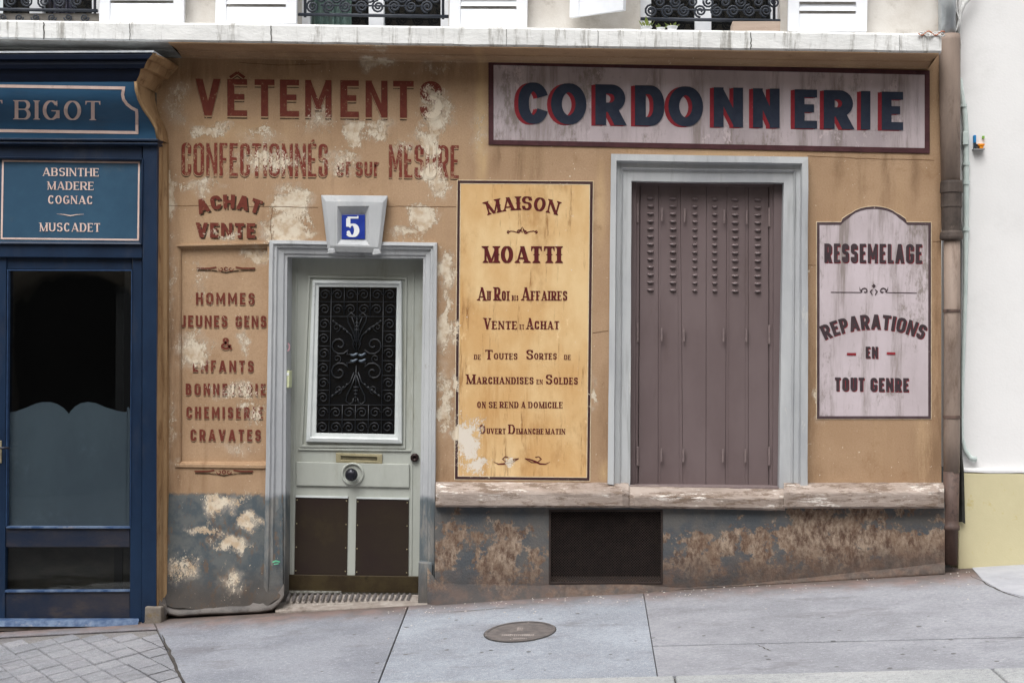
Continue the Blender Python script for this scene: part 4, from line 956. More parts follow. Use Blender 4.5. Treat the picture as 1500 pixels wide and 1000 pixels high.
# ================================================================== upper floor
UY = .04
m_ = MB()
def up_rect(x0, x1, y0=-420, y1=62): rect(m_, x0, y0, x1, y1, UY)
for a, b in ((-345, -70), (145, 437), (657, 938), (1142, 1379)): up_rect(a, b)
for a, b in ((-70, 145), (437, 657), (938, 1142)): up_rect(a, b, -420, -300)
for x in (145, 437, 657, 938, 1142, -70): m_.poly([P(x, 62, UY), P(x, -300, UY), W(x, -300, UY, UY+.25), W(x, 62, UY, UY+.25)])
m_.poly([P(XR, 62, UY), P(XR, -420, UY), W(XR, -420, UY, .5), W(XR, 62, UY, .5)])
m_.build('upper_wall', UPW, bl)
def sash(x0, x1, xm0, xm1, curtain):
    Yw = UY+.14
    m_ = MB(); 
    m_.box(x0-6, -300, x0+(16 if x0 > 0 else 10), 60, Yw-.02, Yw+.04, UY+.1); m_.box(x1-12, -300, x1+6, 60, Yw-.02, Yw+.04, UY+.1)
    m_.box(xm0, -300, xm1, 60, Yw-.03, Yw+.03); m_.box(x0, 48, x1, 62, Yw-.01, Yw+.03)
    wn = m_.build('window', WPAINT, bl, bevel=.003)
    for a, b in ((x0+8, xm0), (xm1, x1-8)): MB().box(a, -300, b, 55, Yw, Yw+.006).build('pane', GLASS, wn)
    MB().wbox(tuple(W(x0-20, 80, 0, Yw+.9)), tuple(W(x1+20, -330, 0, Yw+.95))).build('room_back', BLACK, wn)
    if curtain:
        m_ = MB(); rings = []
        for i in range(40):
            x = curtain[0]+(curtain[1]-curtain[0])*i/39; dd = .02*math.sin(i*1.1)+.008*math.sin(i*2.7); rings.append([P(x, 56, Yw+.07+dd), P(x, -300, Yw+.07+dd)])
        m_.loft(rings); m_.build('curtain', CURT if curtain[2] else simple('grey_drape', (96, 92, 112), (60, 58, 72), 20, (3, 1, .1)), wn, smooth=True)
sash(-70, 145, 43, 62, (70, 110, 0)); sash(437, 657, 540, 562, (455, 515, 1)); sash(938, 1142, 1018, 1042, None)
def shutter(x0, x1, yb, Yf, slat_y, ang=None):
    """louvred white shutter folded back on the wall; slats above the bottom panel"""
    a0 = P(x0, yb, Yf); a1 = P(x1, yb+.0145*(x1-x0), Yf); wd = (a1.x-a0.x); lo = a0.z; hi = P(x0, -300, Yf).z
    m_ = MB(); sw_ = .075; t_ = .035
    m_.wbox((0, 0, 0), (sw_, t_, hi-lo)); m_.wbox((wd-sw_, 0, 0), (wd, t_, hi-lo)); pz = P(x0, slat_y, Yf).z-lo
    m_.wbox((sw_, .006, 0), (wd-sw_, t_-.004, pz)); m_.wbox((sw_, 0, hi-lo-.1), (wd-sw_, t_, hi-lo))
    ro = ang or 0
    o = bpy.data.objects.new('shutter', m_.mesh('shutter', WPAINT)); COL.objects.link(o); o.parent = bl
    o.location = a0-ORG[bl.name]; o.rotation_euler = (0, R(.5), ro); b_m = o.modifiers.new('bevel', 'BEVEL'); b_m.width = .002; ORG[o.name] = Vector((0, 0, 0))
    z = pz+.02; k = 0
    slat = MB().add([Vector((sw_, .002, 0)), Vector((wd-sw_, .002, 0)), Vector((wd-sw_, .030, .05)), Vector((sw_, .030, .05)), Vector((sw_, .010, 0)), Vector((wd-sw_, .010, 0)), Vector((wd-sw_, .036, .05)), Vector((sw_, .036, .05))], [(0, 1, 2, 3), (4, 5, 6, 7), (0, 1, 5, 4), (3, 2, 6, 7)]).mesh('slat', WPAINT)
    while z < hi-lo-.12 and k < 9:
        s_ = bpy.data.objects.new('slat', slat); COL.objects.link(s_); s_.parent = o; s_.location = (0, 0, z); z += .062; k += 1
    return o
shutter(145, 269, 32.5, -.06, 4.5); shutter(315, 434, 34.5, -.06, 10); shutter(658, 772, 40, -.06, 13); shutter(1154, 1270, 46, -.06, 20); shutter(834, 926, 26, -.05, 2, R(-32))
# iron railings
def railing(x0, x1, yb, posts, scr, Yr=-.02):
    m_ = MB(); tl = lambda x: yb+.0145*(x-x0)
    T_ = lambda pts, r: m_.tube([P(a, b, Yr) for a, b in pts], r, 6)
    T_([(x0-4, tl(x0)), (x1+4, tl(x1))], .012); T_([(x0-4, tl(x0)-150), (x1+4, tl(x1)-150)], .018)
    for p in posts: T_([(p, tl(p)+4), (p, tl(p)-150)], .010)
    for (cx, cy, r_, a0, tn) in scr: T_(spiral(cx, cy, r_, a0, tn, 20), .0075)
    return m_
random.seed(3)
def scr_set(x0, x1, yb):
    o = []; x = x0+10; k = 0
    while x < x1-6:
        o.append((x, yb-11, 9.5, 90 if k % 2 else 270, 1.9 if k % 2 else -1.9)); o.append((x+12, yb-24, 8, 200, -1.6 if k % 2 else 1.6)); o.append((x+6, yb-42, 11, 90, 1.8))
        x += 24; k += 1
    return o
m_ = railing(-70, 139, 13, (-60, -10, 139), scr_set(-66, 132, 13)); 
for k in range(6): m_.tube([P(x_, y_, -.02) for x_, y_ in spiral(4+k*24, 26, 6.5, 0 if k % 2 else 180, 1.5 if k % 2 else -1.5, 14)], .006, 5)
m_.build('window_railing', IRONR, bl, smooth=True)
m_ = railing(441, 653, 21.5, (447, 649), scr_set(448, 646, 21)); m_.tube([P(470, 8, -.02), P(520, 8.5, -.02), P(556, 9, -.02), P(625, 9.5, -.02)], .007, 5); m_.build('window_railing', IRONR, bl, smooth=True)
m_ = railing(942, 1139, 28, (1134,), scr_set(944, 1134, 27.5)); m_.tube([P(950, 14, -.02), P(1130, 16, -.02)], .007, 5); m_.build('window_railing', IRONR, bl, smooth=True)

# pots and planter box on the ledge
def pot(x, yb, w_, h_, label, leaf_h, seed):
    random.seed(seed); c = P(x, yb+3, -.28); r_ = w_/213/2; h = h_/213
    th_ = thing('flower_pot', c, label, 'flower pot', 'little pots on the ledge of the right window')
    MB().lathe(c, [(r_*.7, 0), (r_*.78, h*.2), (r_*.95, h*.85), (r_*1.05, h*.88), (r_*1.05, h), (r_*.9, h), (r_*.85, h*.8)], 18, 'z').build('pot', POTW, th_, smooth=False)
    m_ = MB()
    for k in range(9):
        a = random.uniform(0, 6.28); rr_ = random.uniform(.2, .8)*r_; hh = random.uniform(.4, 1)*leaf_h/213
        b = c+Vector((math.cos(a)*rr_, math.sin(a)*rr_, h*.9)); tip = b+Vector((math.cos(a)*.03, math.sin(a)*.02, hh)); wv = Vector((-math.sin(a), math.cos(a), 0))*.008+Vector((.004, 0, 0))
        m_.poly([b, b.lerp(tip, .5)+wv, tip, b.lerp(tip, .5)-wv]); 
    m_.build('plant', LEAF, th_)
pot(947.5, 44, 15, 7, 'small white pot with the tallest green sprouts, beside the open shutter', 16, 1)
pot(968, 44.5, 12, 6, 'white pot in the middle of the three on the ledge, low green sprout', 8, 2)
pot(984.5, 44.5, 15, 8, 'white cup shaped pot nearest the wooden planter box', 8, 3)
pl = thing('planter_box', W(1108, 47, -.2, -.2), 'weathered pale wooden planter box on the ledge under the railing', 'planter')
m_ = MB().box(1073, 31.5, 1143, 50, -.22, -.205); m_.build('front_board', TERRA, pl, bevel=.002)
c0 = P(1073, 50, -.22); c1 = P(1143, 31.5, -.22)
MB().wbox((c0.x, -.205, c0.z), (c0.x+.012, -.06, c1.z)).build('end_board', TERRA, pl); MB().wbox((c1.x-.012, -.205, c0.z), (c1.x, -.06, c1.z)).build('end_board', TERRA, pl)
MB().wbox((c0.x+.012, -.075, c0.z), (c1.x-.012, -.06, c1.z)).build('back_board', TERRA, pl); MB().wbox((c0.x+.013, -.203, c0.z+.01), (c1.x-.013, -.077, c1.z-.012)).build('soil', PIPED, pl)

# ================================================================== painted signs
cl = thing('clothing_sign', W(460, 646, 0, 0), 'faded red clothing shop lettering painted on the ochre wall, starting with VÊTEMENTS', 'sign')
vs_ = [(287, 322.5), (333, 362), (373, 402), (410, 438), (447, 485.5), (498.6, 525.6), (535.6, 567.6), (576, 606), (615, 647.5)]
m_ = MB(); text(m_, 'VÊTEMENTS', 287, 169.5, 647.5, 173.5, 54, 10.2, .82, 1, Y=-.0022, dx=0, dy=3.7, spans=vs_); m_.build('letter_shade', DKS, cl)
m_ = MB(); text(m_, 'VÊTEMENTS', 287, 169.5, 647.5, 173.5, 54, 10.6, .82, 1, Y=-.0032, dy=2.0, spans=vs_); m_.build('letter_outline', TAN, cl)
m_ = MB(); text(m_, 'VÊTEMENTS', 287, 169.5, 647.5, 173.5, 54, 10.2, .82, 1, Y=-.0045, spans=vs_); m_.build('lettering', RED, cl, label='large red word VÊTEMENTS')
def line(words, mat, shade, sdx, sdy, label, base=0., **kw):
    for w_ in words:
        s, x0, y0, x1, y1, H, wt = w_[:7]; k2 = dict(kw)
        if len(w_) > 7: k2['R_'] = w_[7]
        text(MBs := MB(), s, x0, y0, x1, y1, H, wt, Y=base-.0022, dx=sdx, dy=sdy, **k2); MBs.build('letter_shade', shade, cl)
        if sdx < 1: text(MBo := MB(), s, x0, y0, x1, y1, H, wt*1.05, Y=base-.0032, dx=sdx*.4, dy=sdy*.5, **k2); MBo.build('letter_outline', TAN, cl)
        text(MBf := MB(), s, x0, y0, x1, y1, H, wt, Y=base-.0042, **k2); MBf.build('lettering', mat, cl, label='painted word '+s if s != '&' else 'painted ampersand')
line([('CONFECTIONNÉS', 266, 257, 480, 259, 48, 4.9)], RED2, DKS, -.5, 2.6, 'tall narrow red word CONFECTIONNÉS', th=.85, gap=.07)
line([('et', 493, 257.5, 514, 257.8, 21, 4), ('sur', 521, 258, 556, 258.4, 21, 4)], RED2, DKS, -.3, 2.0, 'small red words et sur', th=.85, gap=.12)
line([('MESURE', 570, 260, 672, 261, 48, 4.9)], RED2, DKS, -.5, 2.6, 'tall narrow red word MESURE', th=.85, gap=.07)
line([('ACHAT', 291, 305, 379, 306, 20.5, 5.4, 112)], RED, DKS, 2.1, 2.3, 'arched red word ACHAT', gap=.14, th=.85)
line([('VENTE', 287, 348, 374, 349, 22, 5.6)], RED, DKS, 2.0, 2.0, 'red word VENTE with dark shade', gap=.16, th=.85)
for s, x0, x1, yb in (('HOMMES', 287, 373, 446), ('&', 323.5, 340, 512), ('ENFANTS', 282.5, 371.5, 545), ('BONNETERIE', 272, 389, 579), ('CHEMISERIE', 273, 385, 613), ('CRAVATES', 279, 382, 646)):
    line([(s, x0, yb-.4, x1, yb+.2, 17.2, 3.4)], RED, DKS, .1, 1.7, 'red word '+s if s != '&' else 'red ampersand', base=.0295, gap=.26, th=.95)
line([('JEUNES', 265.5, 479, 333, 479.4, 17.2, 3.4), ('GENS', 345, 479.4, 390, 479.6, 17.2, 3.4)], RED, DKS, .1, 1.7, 'red words JEUNES GENS', base=.0295, gap=.2, th=.95)
for yb, x0, x1, bb in ((394.5, 288, 374, .0295), (691.5, 286, 370, 0)):
    xm = (x0+x1)/2
    m_ = MB()
    for sg in (-1, 1):
        flat(m_, [(xm+sg*43, yb-1.5), (xm+sg*24, yb-1.5), (xm+sg*14, yb-3.2)], 2.0, bb-.0042)
        flat(m_, spiral(xm+sg*7, yb-.8, 4, 0 if sg > 0 else 180, .9*sg, 12), 1.2, bb-.0046)
    flat(m_, arc(xm, yb-.5, 2.2, 2.6, 0, 359, 12), 1.4, bb-.0048, closed=True); m_.build('ornament', RED, cl)
    m_ = MB(); flat(m_, [(x0, yb+1.4), (xm-22, yb+1.6), (xm-9, yb+3.0), (xm, yb+5), (xm+9, yb+3.0), (xm+22, yb+1.6), (x1, yb+1.2)], 1.9, bb-.0030); m_.build('ornament_shade', DKS, cl)

# -- CORDONNERIE
cs = thing('cobbler_sign', W(1040, 224, 0, 0), 'long mauve painted sign reading CORDONNERIE in navy letters edged red', 'sign')
SY = -.006
def qpan(m_, q, Y): m_.quad4(q, Y, .001)
O4 = [(715.5, 212), (1362, 225), (1362, 103.5), (715.5, 88)]; I4 = [(723, 205), (1354.5, 217), (1354.5, 110), (723, 95.5)]
pframe('border', O4, I4, [(0, 0), (.02, SY-.004), (.98, SY-.004), (1, SY+.001)], DBORD, cs, SY)
m_ = MB(); m_.quad4(I4, SY, .001); m_.build('panel', MAUVE, cs)
sp = [(759, 803.5), (807, 859), (872, 916), (930, 973), (979, 1030), (1045.5, 1088.5), (1103, 1142), (1164, 1197), (1206.6, 1249.5), (1261, 1275), (1291.5, 1323)]
def cord(dx, dy, Y, mat, name, lab=None, extra=0):
    m_ = MB()
    for ch, (a, b) in zip('CORDONNERIE', sp):
        yb = 181.2+(a-759)*.0172; Hh = 60.5-(a-759)*.0085
        w_ = 16
        text(m_, ch, a, yb, b, yb+.0172*(b-a), Hh, 14 if ch == 'I' else (14.5 if ch == 'E' else w_), .80 if ch not in 'NR' else .85, 1.45, Y=Y, dx=dx, dy=dy)
    m_.build(name, mat, cs, label=lab)
cord(-5.8, 1.2, SY-.0016, CRIM, 'letter_shade'); cord(-3, .6, SY-.0030, CRIM, 'letter_shade'); cord(0, 0, SY-.0048, NAVY, 'lettering', 'navy word CORDONNERIE')

# -- MAISON MOATTI
ms_ = thing('dealer_sign', W(766, 700, 0, 0), 'tall yellow painted sign reading MAISON MOATTI between the door and the window', 'sign')
O5 = [(666.5, 701.5), (863.5, 703.5), (868.5, 266), (670.5, 264.5)]; I5 = [(670.5, 697.5), (860, 699.5), (864.5, 270), (674, 268.5)]
pframe('border', O5, I5, [(0, 0), (.02, -.005), (.98, -.005), (1, -.002)], BORD, ms_, 0)
pframe('edge_line', [(665.4, 702.6), (864.6, 704.6), (869.6, 265), (669.4, 263.5)], [(666.4, 701.6), (863.6, 703.6), (868.6, 266), (670.4, 264.5)], [(0, 0), (.02, -.003), (.98, -.003), (1, 0)], LINE, ms_, 0, bev=0)
pframe('edge_line', [(670.6, 697.4), (859.9, 699.4), (864.4, 270.1), (674.1, 268.6)], [(671.6, 696.4), (858.9, 698.4), (863.4, 271.1), (675.1, 269.6)], [(0, -.003), (.1, -.004), (.9, -.004), (1, -.003)], LINE, ms_, 0, bev=0)
MB().quad4(I5, -.003, .001).build('panel', PARCH, ms_)
def mt(rows, label, serif=SLAB, th=.45):
    m_ = None; word = ''; last = -99
    for r_ in rows+[None]:
        if r_ is None or r_[1]-last > 2.4:
            if m_: m_.build('lettering', MAR, ms_, label='painted word '+word)
            m_ = MB(); word = ''
        if r_ is None: break
        s, x0, x1, yb, H, wt = r_[:6]; kw = dict(R_=r_[6]) if len(r_) > 6 else {}
        text(m_, s, x0, yb, x1, yb+.3, H, wt*.98, th, 2.2 if H > 12 else 2.0, serif=serif, Y=-.0048, gap=.13 if H > 12 else .17, **kw); word += s; last = x1
mt([('MAISON', 714, 817, 307.5, 20, 4.9, 172)], 'arched word MAISON', TUS); mt([('MOATTI', 708, 822, 385, 24.5, 6.4)], 'word MOATTI', TUS)
mt([('A', 699.5, 712, 440, 19.5, 3.7), ('U', 713.5, 719, 440, 14, 2.5), ('R', 724, 733, 440, 19.5, 3.6), ('OI', 735, 745.5, 440, 14, 2.7), ('DES', 750, 759, 440, 7.5, 1.2), ('A', 764, 776, 440, 19.5, 3.7), ('FFAIRES', 778, 831, 440, 14, 2.8)], 'words AU ROI DES AFFAIRES')
mt([('V', 709, 719, 482, 16.5, 3.2), ('ENTE', 721, 757, 482, 12, 2.6), ('ET', 761.5, 767.5, 482, 7, 1.1), ('A', 771, 781, 482, 16.5, 3.2), ('CHAT', 783, 819, 482, 12, 2.6)], 'words VENTE ET ACHAT')
mt([('DE', 694.5, 704, 526, 7, 1.4), ('T', 711, 721.5, 526, 14, 3.0), ('OUTES', 723.5, 758, 526, 9, 1.9), ('S', 771, 781, 526, 14, 2.8), ('ORTES', 782.5, 815.5, 526, 9, 1.9), ('DE', 826.5, 836, 526.5, 7, 1.4)], 'words DE TOUTES SORTES DE')
mt([('M', 683, 696, 562, 14, 3.0), ('ARCHANDISES', 698, 781.5, 562, 10, 2.2), ('EN', 786, 795, 562.3, 6.8, 1.3), ('S', 799.5, 809, 562.3, 14, 2.8), ('OLDES', 811, 846.5, 562.5, 10, 2.2)], 'words MARCHANDISES EN SOLDES')
mt([('ON', 699, 711.5, 597, 9, 1.9), ('SE', 716, 728, 597, 9, 1.9), ('REND', 732, 759.5, 597, 9, 1.9), ('A', 763.5, 769.5, 597, 9, 1.9), ('DOMICILE', 774, 824, 597.3, 9, 1.9)], 'words ON SE REND A DOMICILE')
mt([('O', 702, 711, 635, 13.5, 2.7), ('UVERT', 713, 740.5, 635, 8, 1.7), ('D', 745, 754.5, 635, 13.5, 2.7), ('IMANCHE', 756.5, 796, 635.3, 8, 1.7), ('MATIN', 799, 828, 635.5, 8, 1.7)], 'words OUVERT DIMANCHE MATIN')
m_ = MB()
for sg in (-1, 1):
    flat(m_, [(765+sg*2, 336), (765+sg*6, 341), (765+sg*12, 339), (765+sg*17, 338.5), (765+sg*21, 341)]+spiral(765+sg*20, 339.5, 2.6, 90, -.8*sg, 8), 1.3, -.005)
    flat(m_, spiral(765+sg*5, 339.5, 3.2, 0, 1.1*sg, 12), 1.5, -.0053); flat(m_, [(765, 332), (765+sg*2, 336.5), (765, 341)], 1.6, -.0056, True)
m_.build('ornament', MAR, ms_)
for sg, xm in ((1, 742), (-1, 787)):
    m_ = MB()
    flat(m_, [(xm-sg*19, 676), (xm-sg*12, 679.5), (xm-sg*4, 679), (xm+sg*4, 675), (xm+sg*12, 672), (xm+sg*18, 671)], 2.4, -.005, True)
    flat(m_, [(xm+sg*18, 671), (xm+sg*8, 677), (xm, 677), (xm-sg*6, 672), (xm-sg*2, 668.5), (xm+sg*3, 669.5)], 1.2, -.0053); m_.build('ornament', MAR, ms_)

# -- RESSEMELAGE
rs = thing('resoling_sign', W(1280, 612, 0, 0), 'pale mauve painted sign with rounded top reading RESSEMELAGE REPARATIONS right of the window', 'sign')
def shield(ins):
    l, r_, b, t_ = 1196.5+ins, 1363.5-ins, 613-ins, 325.5+ins
    cx = 1280; top = []
    pts_ = [(l, b), (r_, b), (r_, t_+.4), (1328+ins*.2, t_)]
    pts_ += [(1326-ins*.6-0, t_-5), (1318-ins*.5, t_-10.5)]
    pts_ += [(cx+38*math.cos(R(a)), 322+ins*.9-19.5*math.sin(R(a))) for a in (30, 45, 60, 75, 90, 105, 120, 135, 150)]
    pts_ += [(1242+ins*.5, t_-10.5), (1234+ins*.6, t_-5), (1232-ins*.2, t_), (l, t_)]
    return pts_
n_ = len(shield(0))
def ring_part(name, a, b, mat, Y):
    m_ = MB(); A_ = [P(x, y, 0) for x, y in shield(a)]; B_ = [P(x, y, 0) for x, y in shield(b)]
    m_.loft([[Vector((p.x, 0, p.z)) for p in A_], [Vector((p.x, Y, p.z)) for p in A_], [Vector((p.x, Y, p.z)) for p in B_], [Vector((p.x, Y+.002, p.z)) for p in B_]], closed=True); m_.build(name, mat, rs)
ring_part('border', 0, 3.8, simple('dark_mauve_border', (70, 54, 58), (82, 66, 70), 10, dirt=(170, 150, 140), dsc=24, dlo=.62, dhi=.67, damt=.8), -.006); ring_part('edge_line', -1.1, 0, LINE, -.003)
MB().poly([P(x, y, -.004) for x, y in shield(3.8)]).build('panel', MAUVE2, rs)
def rt_(s, x0, x1, y0, y1, H, w_, lab, R_=None, gap=.1):
    for (dx, dy, Y, mt_, nm) in ((.9, 1.1, -.0052, CRIM, 'letter_shade'), (0, 0, -.0072, CHAR, 'lettering')):
        m_ = MB(); text(m_, s, x0, y0, x1, y1, H, w_, .85, 1.0, Y=Y, R_=R_, gap=gap, dx=dx, dy=dy); m_.build(nm, mt_, rs, label=lab if nm == 'lettering' else None)
rt_('RESSEMELAGE', 1207.5, 1350.5, 384.6, 385.6, 28, 5.0, 'word RESSEMELAGE'); rt_('REPARATIONS', 1206.5, 1353, 481.5, 482.5, 21.5, 4.7, 'arched word REPARATIONS', 168, .1)
rt_('EN', 1268, 1286, 524.5, 524.7, 17, 3.9, 'word EN', None, .14); rt_('TOUT', 1223, 1266, 572.5, 572.8, 20, 4.4, 'word TOUT', None, .12); rt_('GENRE', 1275, 1331, 573, 573.6, 20, 4.4, 'word GENRE', None, .12)
m_ = MB(); flat(m_, [(1240.5, 518.5), (1254, 518.6)], 3.6, -.0072); flat(m_, [(1299, 517.5), (1311.5, 517.7)], 3.6, -.0072); m_.build('dash', CRIM, rs)
m_ = MB(); flat(m_, [(1217, 428), (1262, 428.3)], 1.2, -.0062); flat(m_, [(1298, 428.5), (1343, 429)], 1.2, -.0062)
for sg in (-1, 1):
    flat(m_, [(1280+sg*18, 428)]+spiral(1280+sg*13, 426.5, 5.5, 0 if sg > 0 else 180, -.9*sg, 12), 1.8, -.0066); flat(m_, [(1280+sg*2, 432), (1280+sg*5, 427), (1280+sg*2, 424)], 1.6, -.0070); flat(m_, [(1280+sg*16, 428), (1280+sg*20, 425), (1280+sg*21, 420)], 1.6, -.0064, True)
m_.poly([P(1280, 415.5, -.0062), P(1283, 419, -.0062), P(1280, 422.5, -.0062), P(1277, 419, -.0062)]); m_.build('ornament', CHAR, rs)

# ================================================================== BLUE SHOPFRONT
S = -.18
bs_ = thing('blue_shopfront', W(100, 922, S, S), 'navy blue wooden wine bar front with gold lettering and frosted glass door', 'shopfront')
XLo = -330
# side return (ochre) + pilaster
m_ = MB()
m_.quad4([(207.5, 915), (229, 890), (231, 205), (209, 205)], S, .0); pil = m_.build('pilaster', BLUE, bs_, bevel=.004)
m_ = MB(); a = [P(229.3, y, S) for y in (206, 400, 600, 800, 890)]
off = .0015
m_.loft([[p+Vector((off, -.001, 0)) for p in a], [Vector((p.x+off+.012, -.12, p.z)) for p in a], [Vector((p.x+off+.012, -.07, p.z)) for p in a], [Vector((p.x+off+.03, -.05, p.z)) for p in a], [Vector((p.x+off+.03, 0, p.z)) for p in a]]); m_.build('side_board', OCHRE, bs_)
# fascia: ogee leaning forward
prof = [(231, 205, -.19), (228, 188, -.20), (220, 174, -.245), (210, 160, -.30), (203, 146, -.34), (199, 132, -.365), (198, 120, -.37)]
left = [P(XLo, y, Y) for _, y, Y in prof]; left = [Vector((-6.6, p.y, q.z)) for p, q in zip(left, [P(x, y, Y) for x, y, Y in prof])]
right = [P(x, y, Y) for x, y, Y in prof]
FZ = [p.z for p in right]
m_ = MB(); m_.loft([left, right]); m_.build('fascia', BLUEF, bs_, smooth=True)
m_ = MB(); rb = [Vector((p.x+.0, 0, p.z)) for p in right]
mid_ = [Vector((p.x+.02, p.y*.55, p.z)) for p in right]
m_.loft([[p+Vector((.002, -.002, 0)) for p in right], mid_, [Vector((p.x+.02, .0, p.z)) for p in right]])
rim = [p+Vector((.004, -.004, 0)) for p in right]; m_.tube(rim, .011, 6); m_.build('scrolled_end_board', OCHRE, bs_, smooth=True)
def fY(z):
    for (z0, y0), (z1, y1) in zip(zip(FZ, [p.y for p in right]), list(zip(FZ, [p.y for p in right]))[1:]):
        if z0 <= z <= z1: return y0+(y1-y0)*(z-z0)/(z1-z0)
    return right[0].y if z < FZ[0] else right[-1].y
_P = P
def onfascia(px, py, off=.003):
    Y = -.25
    for _ in range(12): p = _P(px, py, Y); Y = fY(p.z)-off
    return _P(px, py, Y)
# fascia lettering and border follow the curved board
_P = P
def ftext(s, x0, y0, x1, y1, H, w_, **kw):
    m_ = MB(); global P
    P = lambda a, b, Y=0: onfascia(a, b, .013-Y)
    text(m_, s, x0, y0, x1, y1, H, w_, Y=-.0, **kw); P = _P; return m_
m_ = ftext('BIGOT', 21.5, 175, 147, 176.4, 28, 5.4, th=.3, q=9, serif=SER, gap=.22); m_.build('lettering', PINK, bs_, label='pinkish serif word BIGOT on the fascia')
m_ = ftext('T', -20, 174.6, 3.5, 174.8, 28, 5.4, th=.3, q=9, serif=SER); m_.build('lettering', PINK, bs_)
bpts = []
for a, b in (((-100, 124.6), (181, 129.2)),): 
    for i in range(21): bpts.append((a[0]+(b[0]-a[0])*i/20, a[1]+(b[1]-a[1])*i/20))
bpts += [(180.5, 133), (179.5, 139), (181, 146), (186, 153), (193, 158.5), (200, 162), (200.5, 170), (200.5, 183), (200.5, 194.5)]
for i in range(1, 21): bpts.append((200.5-300*i/20, 194.5-4.4*i/20))
m_ = MB()
for p in ribbon(bpts, lambda tx, ty, u: 4.4): m_.poly([onfascia(a, b, .003) for a, b in p])
m_.build('border_line', PINK, bs_)
# cornice
m_ = MB(); cor = [(77.5, -.46), (80, -.47), (86, -.465), (88, -.44), (94, -.44), (100, -.425), (101.5, -.40), (110, -.39), (116, -.375), (121, -.365), (123, -.36)]
xr = [224, 223, 218, 216, 213, 211, 206, 204, 201, 199, 198]
ri = [P(x, y+.0, Y) for (y, Y), x in zip(cor, xr)]; le = [Vector((-6.6, p.y, p.z)) for p in ri]
m_.loft([le, ri]); m_.build('cornice', BLUED, bs_)
m_ = MB(); m_.loft([ri, [Vector((p.x+.03, p.y*.6, p.z)) for p in ri], [Vector((p.x+.035, 0.0, p.z)) for p in ri]]); m_.build('cornice_end', OCHRE, bs_)
pt = ri[0]; m_ = MB(); m_.wbox((-6.6, -.475, pt.z), (pt.x+.01, .0, pt.z+.012)); m_.build('lead_flashing', FLASH, bs_)
m_ = MB(); m_.quad4([(226, 80), (252, 106), (247, 108), (222, 83)], -.30, -.2); 
m_ = MB(); q0 = P(226, 80, -.44); q1 = P(247, 101, -.06); m_.tube([q0, q0.lerp(q1, .35)+Vector((0, 0, .004)), q1], .014, 5); m_.add([P(243, 97, -.08), P(257, 103, -.03), P(252, 110, -.02), P(243, 104, -.03)], [(0, 1, 2, 3)]); m_.build('cornice_trim', OCHRE, bs_)
# architrave moulding under the fascia
m_ = MB()
for y0, y1, Y in ((203.5, 206.5, -.225), (206.5, 209, -.20), (209, 212, -.215), (212, 214, -.195)): m_.quad4([(XLo, y1-3), (231, y1), (231, y0), (XLo, y0-3)], Y, -.1)
m_.build('architrave', BLUE, bs_, bevel=.003)
# woodwork: panel surround, door frame
m_ = MB()
m_.quad4([(XLo, 231), (208, 236), (208, 213), (XLo, 209)], S+.012, -.02); m_.quad4([(XLo, 374), (208, 378), (208, 357), (XLo, 353)], S+.012, -.02)
m_.build('frame_rail', BLUE, bs_, bevel=.004)
pframe('panel_moulding', [(-330, 356), (209, 359), (211, 232), (-330, 226)], [(-326, 351), (203, 354), (206.5, 236), (-326, 230)], [(0, S+.01), (.2, S-.012), (.7, S-.008), (1, S+.02)], BLUE, bs_, S)
MB().quad4([(XLo, 352), (204, 354), (207, 235), (XLo, 230)], S+.024, S+.05).build('drinks_panel', BLUEP, bs_)
pframe('panel_border_line', [(1, 350.5), (203.5, 352.5), (205, 237), (3, 234.5)], [(3.8, 348), (201, 350), (202.5, 239.5), (5.6, 237)], [(0, S+.0215), (1, S+.0215)], PINK, bs_, S+.022, bev=0)
for s, x0, x1, yb, H in (('ABSINTHE', 62.5, 144.5, 258, 12), ('MADERE', 69.5, 137, 278, 12), ('COGNAC', 70.5, 136, 298.6, 12), ('MUSCADET', 58, 146.5, 339, 12.5)):
    m_ = MB(); text(m_, s, x0, yb-.2, x1, yb+.6, H, 2.3, .42, 9, serif=SER, gap=.17, Y=S+.0205); m_.build('lettering', PINK, bs_, label='word '+s)
m_ = MB(); flat(m_, [(83, 313.5), (93, 314.2), (103, 316), (113, 314.4), (123, 313.8)], 1.4, S+.0205, True); m_.build('ornament', PINK, bs_)
# door leaf
DS = S+.05
MB().quad4([(XLo, 392), (193, 395), (193, 378), (XLo, 374)], DS, DS+.04).build('door_rail', BLUE, bs_, bevel=.003)
MB().quad4([(189.5, 918), (207.8, 918), (208, 376), (194, 376)], DS-.012, DS+.04).build('door_stile', BLUE, bs_, bevel=.004)
MB().quad4([(-14, 918), (7, 918), (9.5, 376), (-14, 376)], DS-.012, DS+.04).build('door_stile', BLUE, bs_, bevel=.004)
MB().quad4([(XLo, 918), (-16, 918), (-16, 376), (XLo, 376)], DS-.012, DS+.04).build('door_stile', BLUE, bs_, bevel=.004)
MB().quad4([(7, 801), (190, 801), (190, 772), (7, 771.5)], DS, DS+.04).build('door_rail', BLUEW, bs_, bevel=.004)
MB().quad4([(7, 912), (190, 912), (190, 865), (7, 864.5)], DS, DS+.04).build('door_rail', BLUEW, bs_, bevel=.004)
m_ = MB(); m_.quad4([(9, 773), (191, 773.5), (191, 771), (9, 770.5)], DS-.016, DS+.02); m_.quad4([(7, 867), (190, 866), (190, 863.5), (7, 864)], DS-.012, DS+.02); m_.build('glazing_bead', BLUEL, bs_)
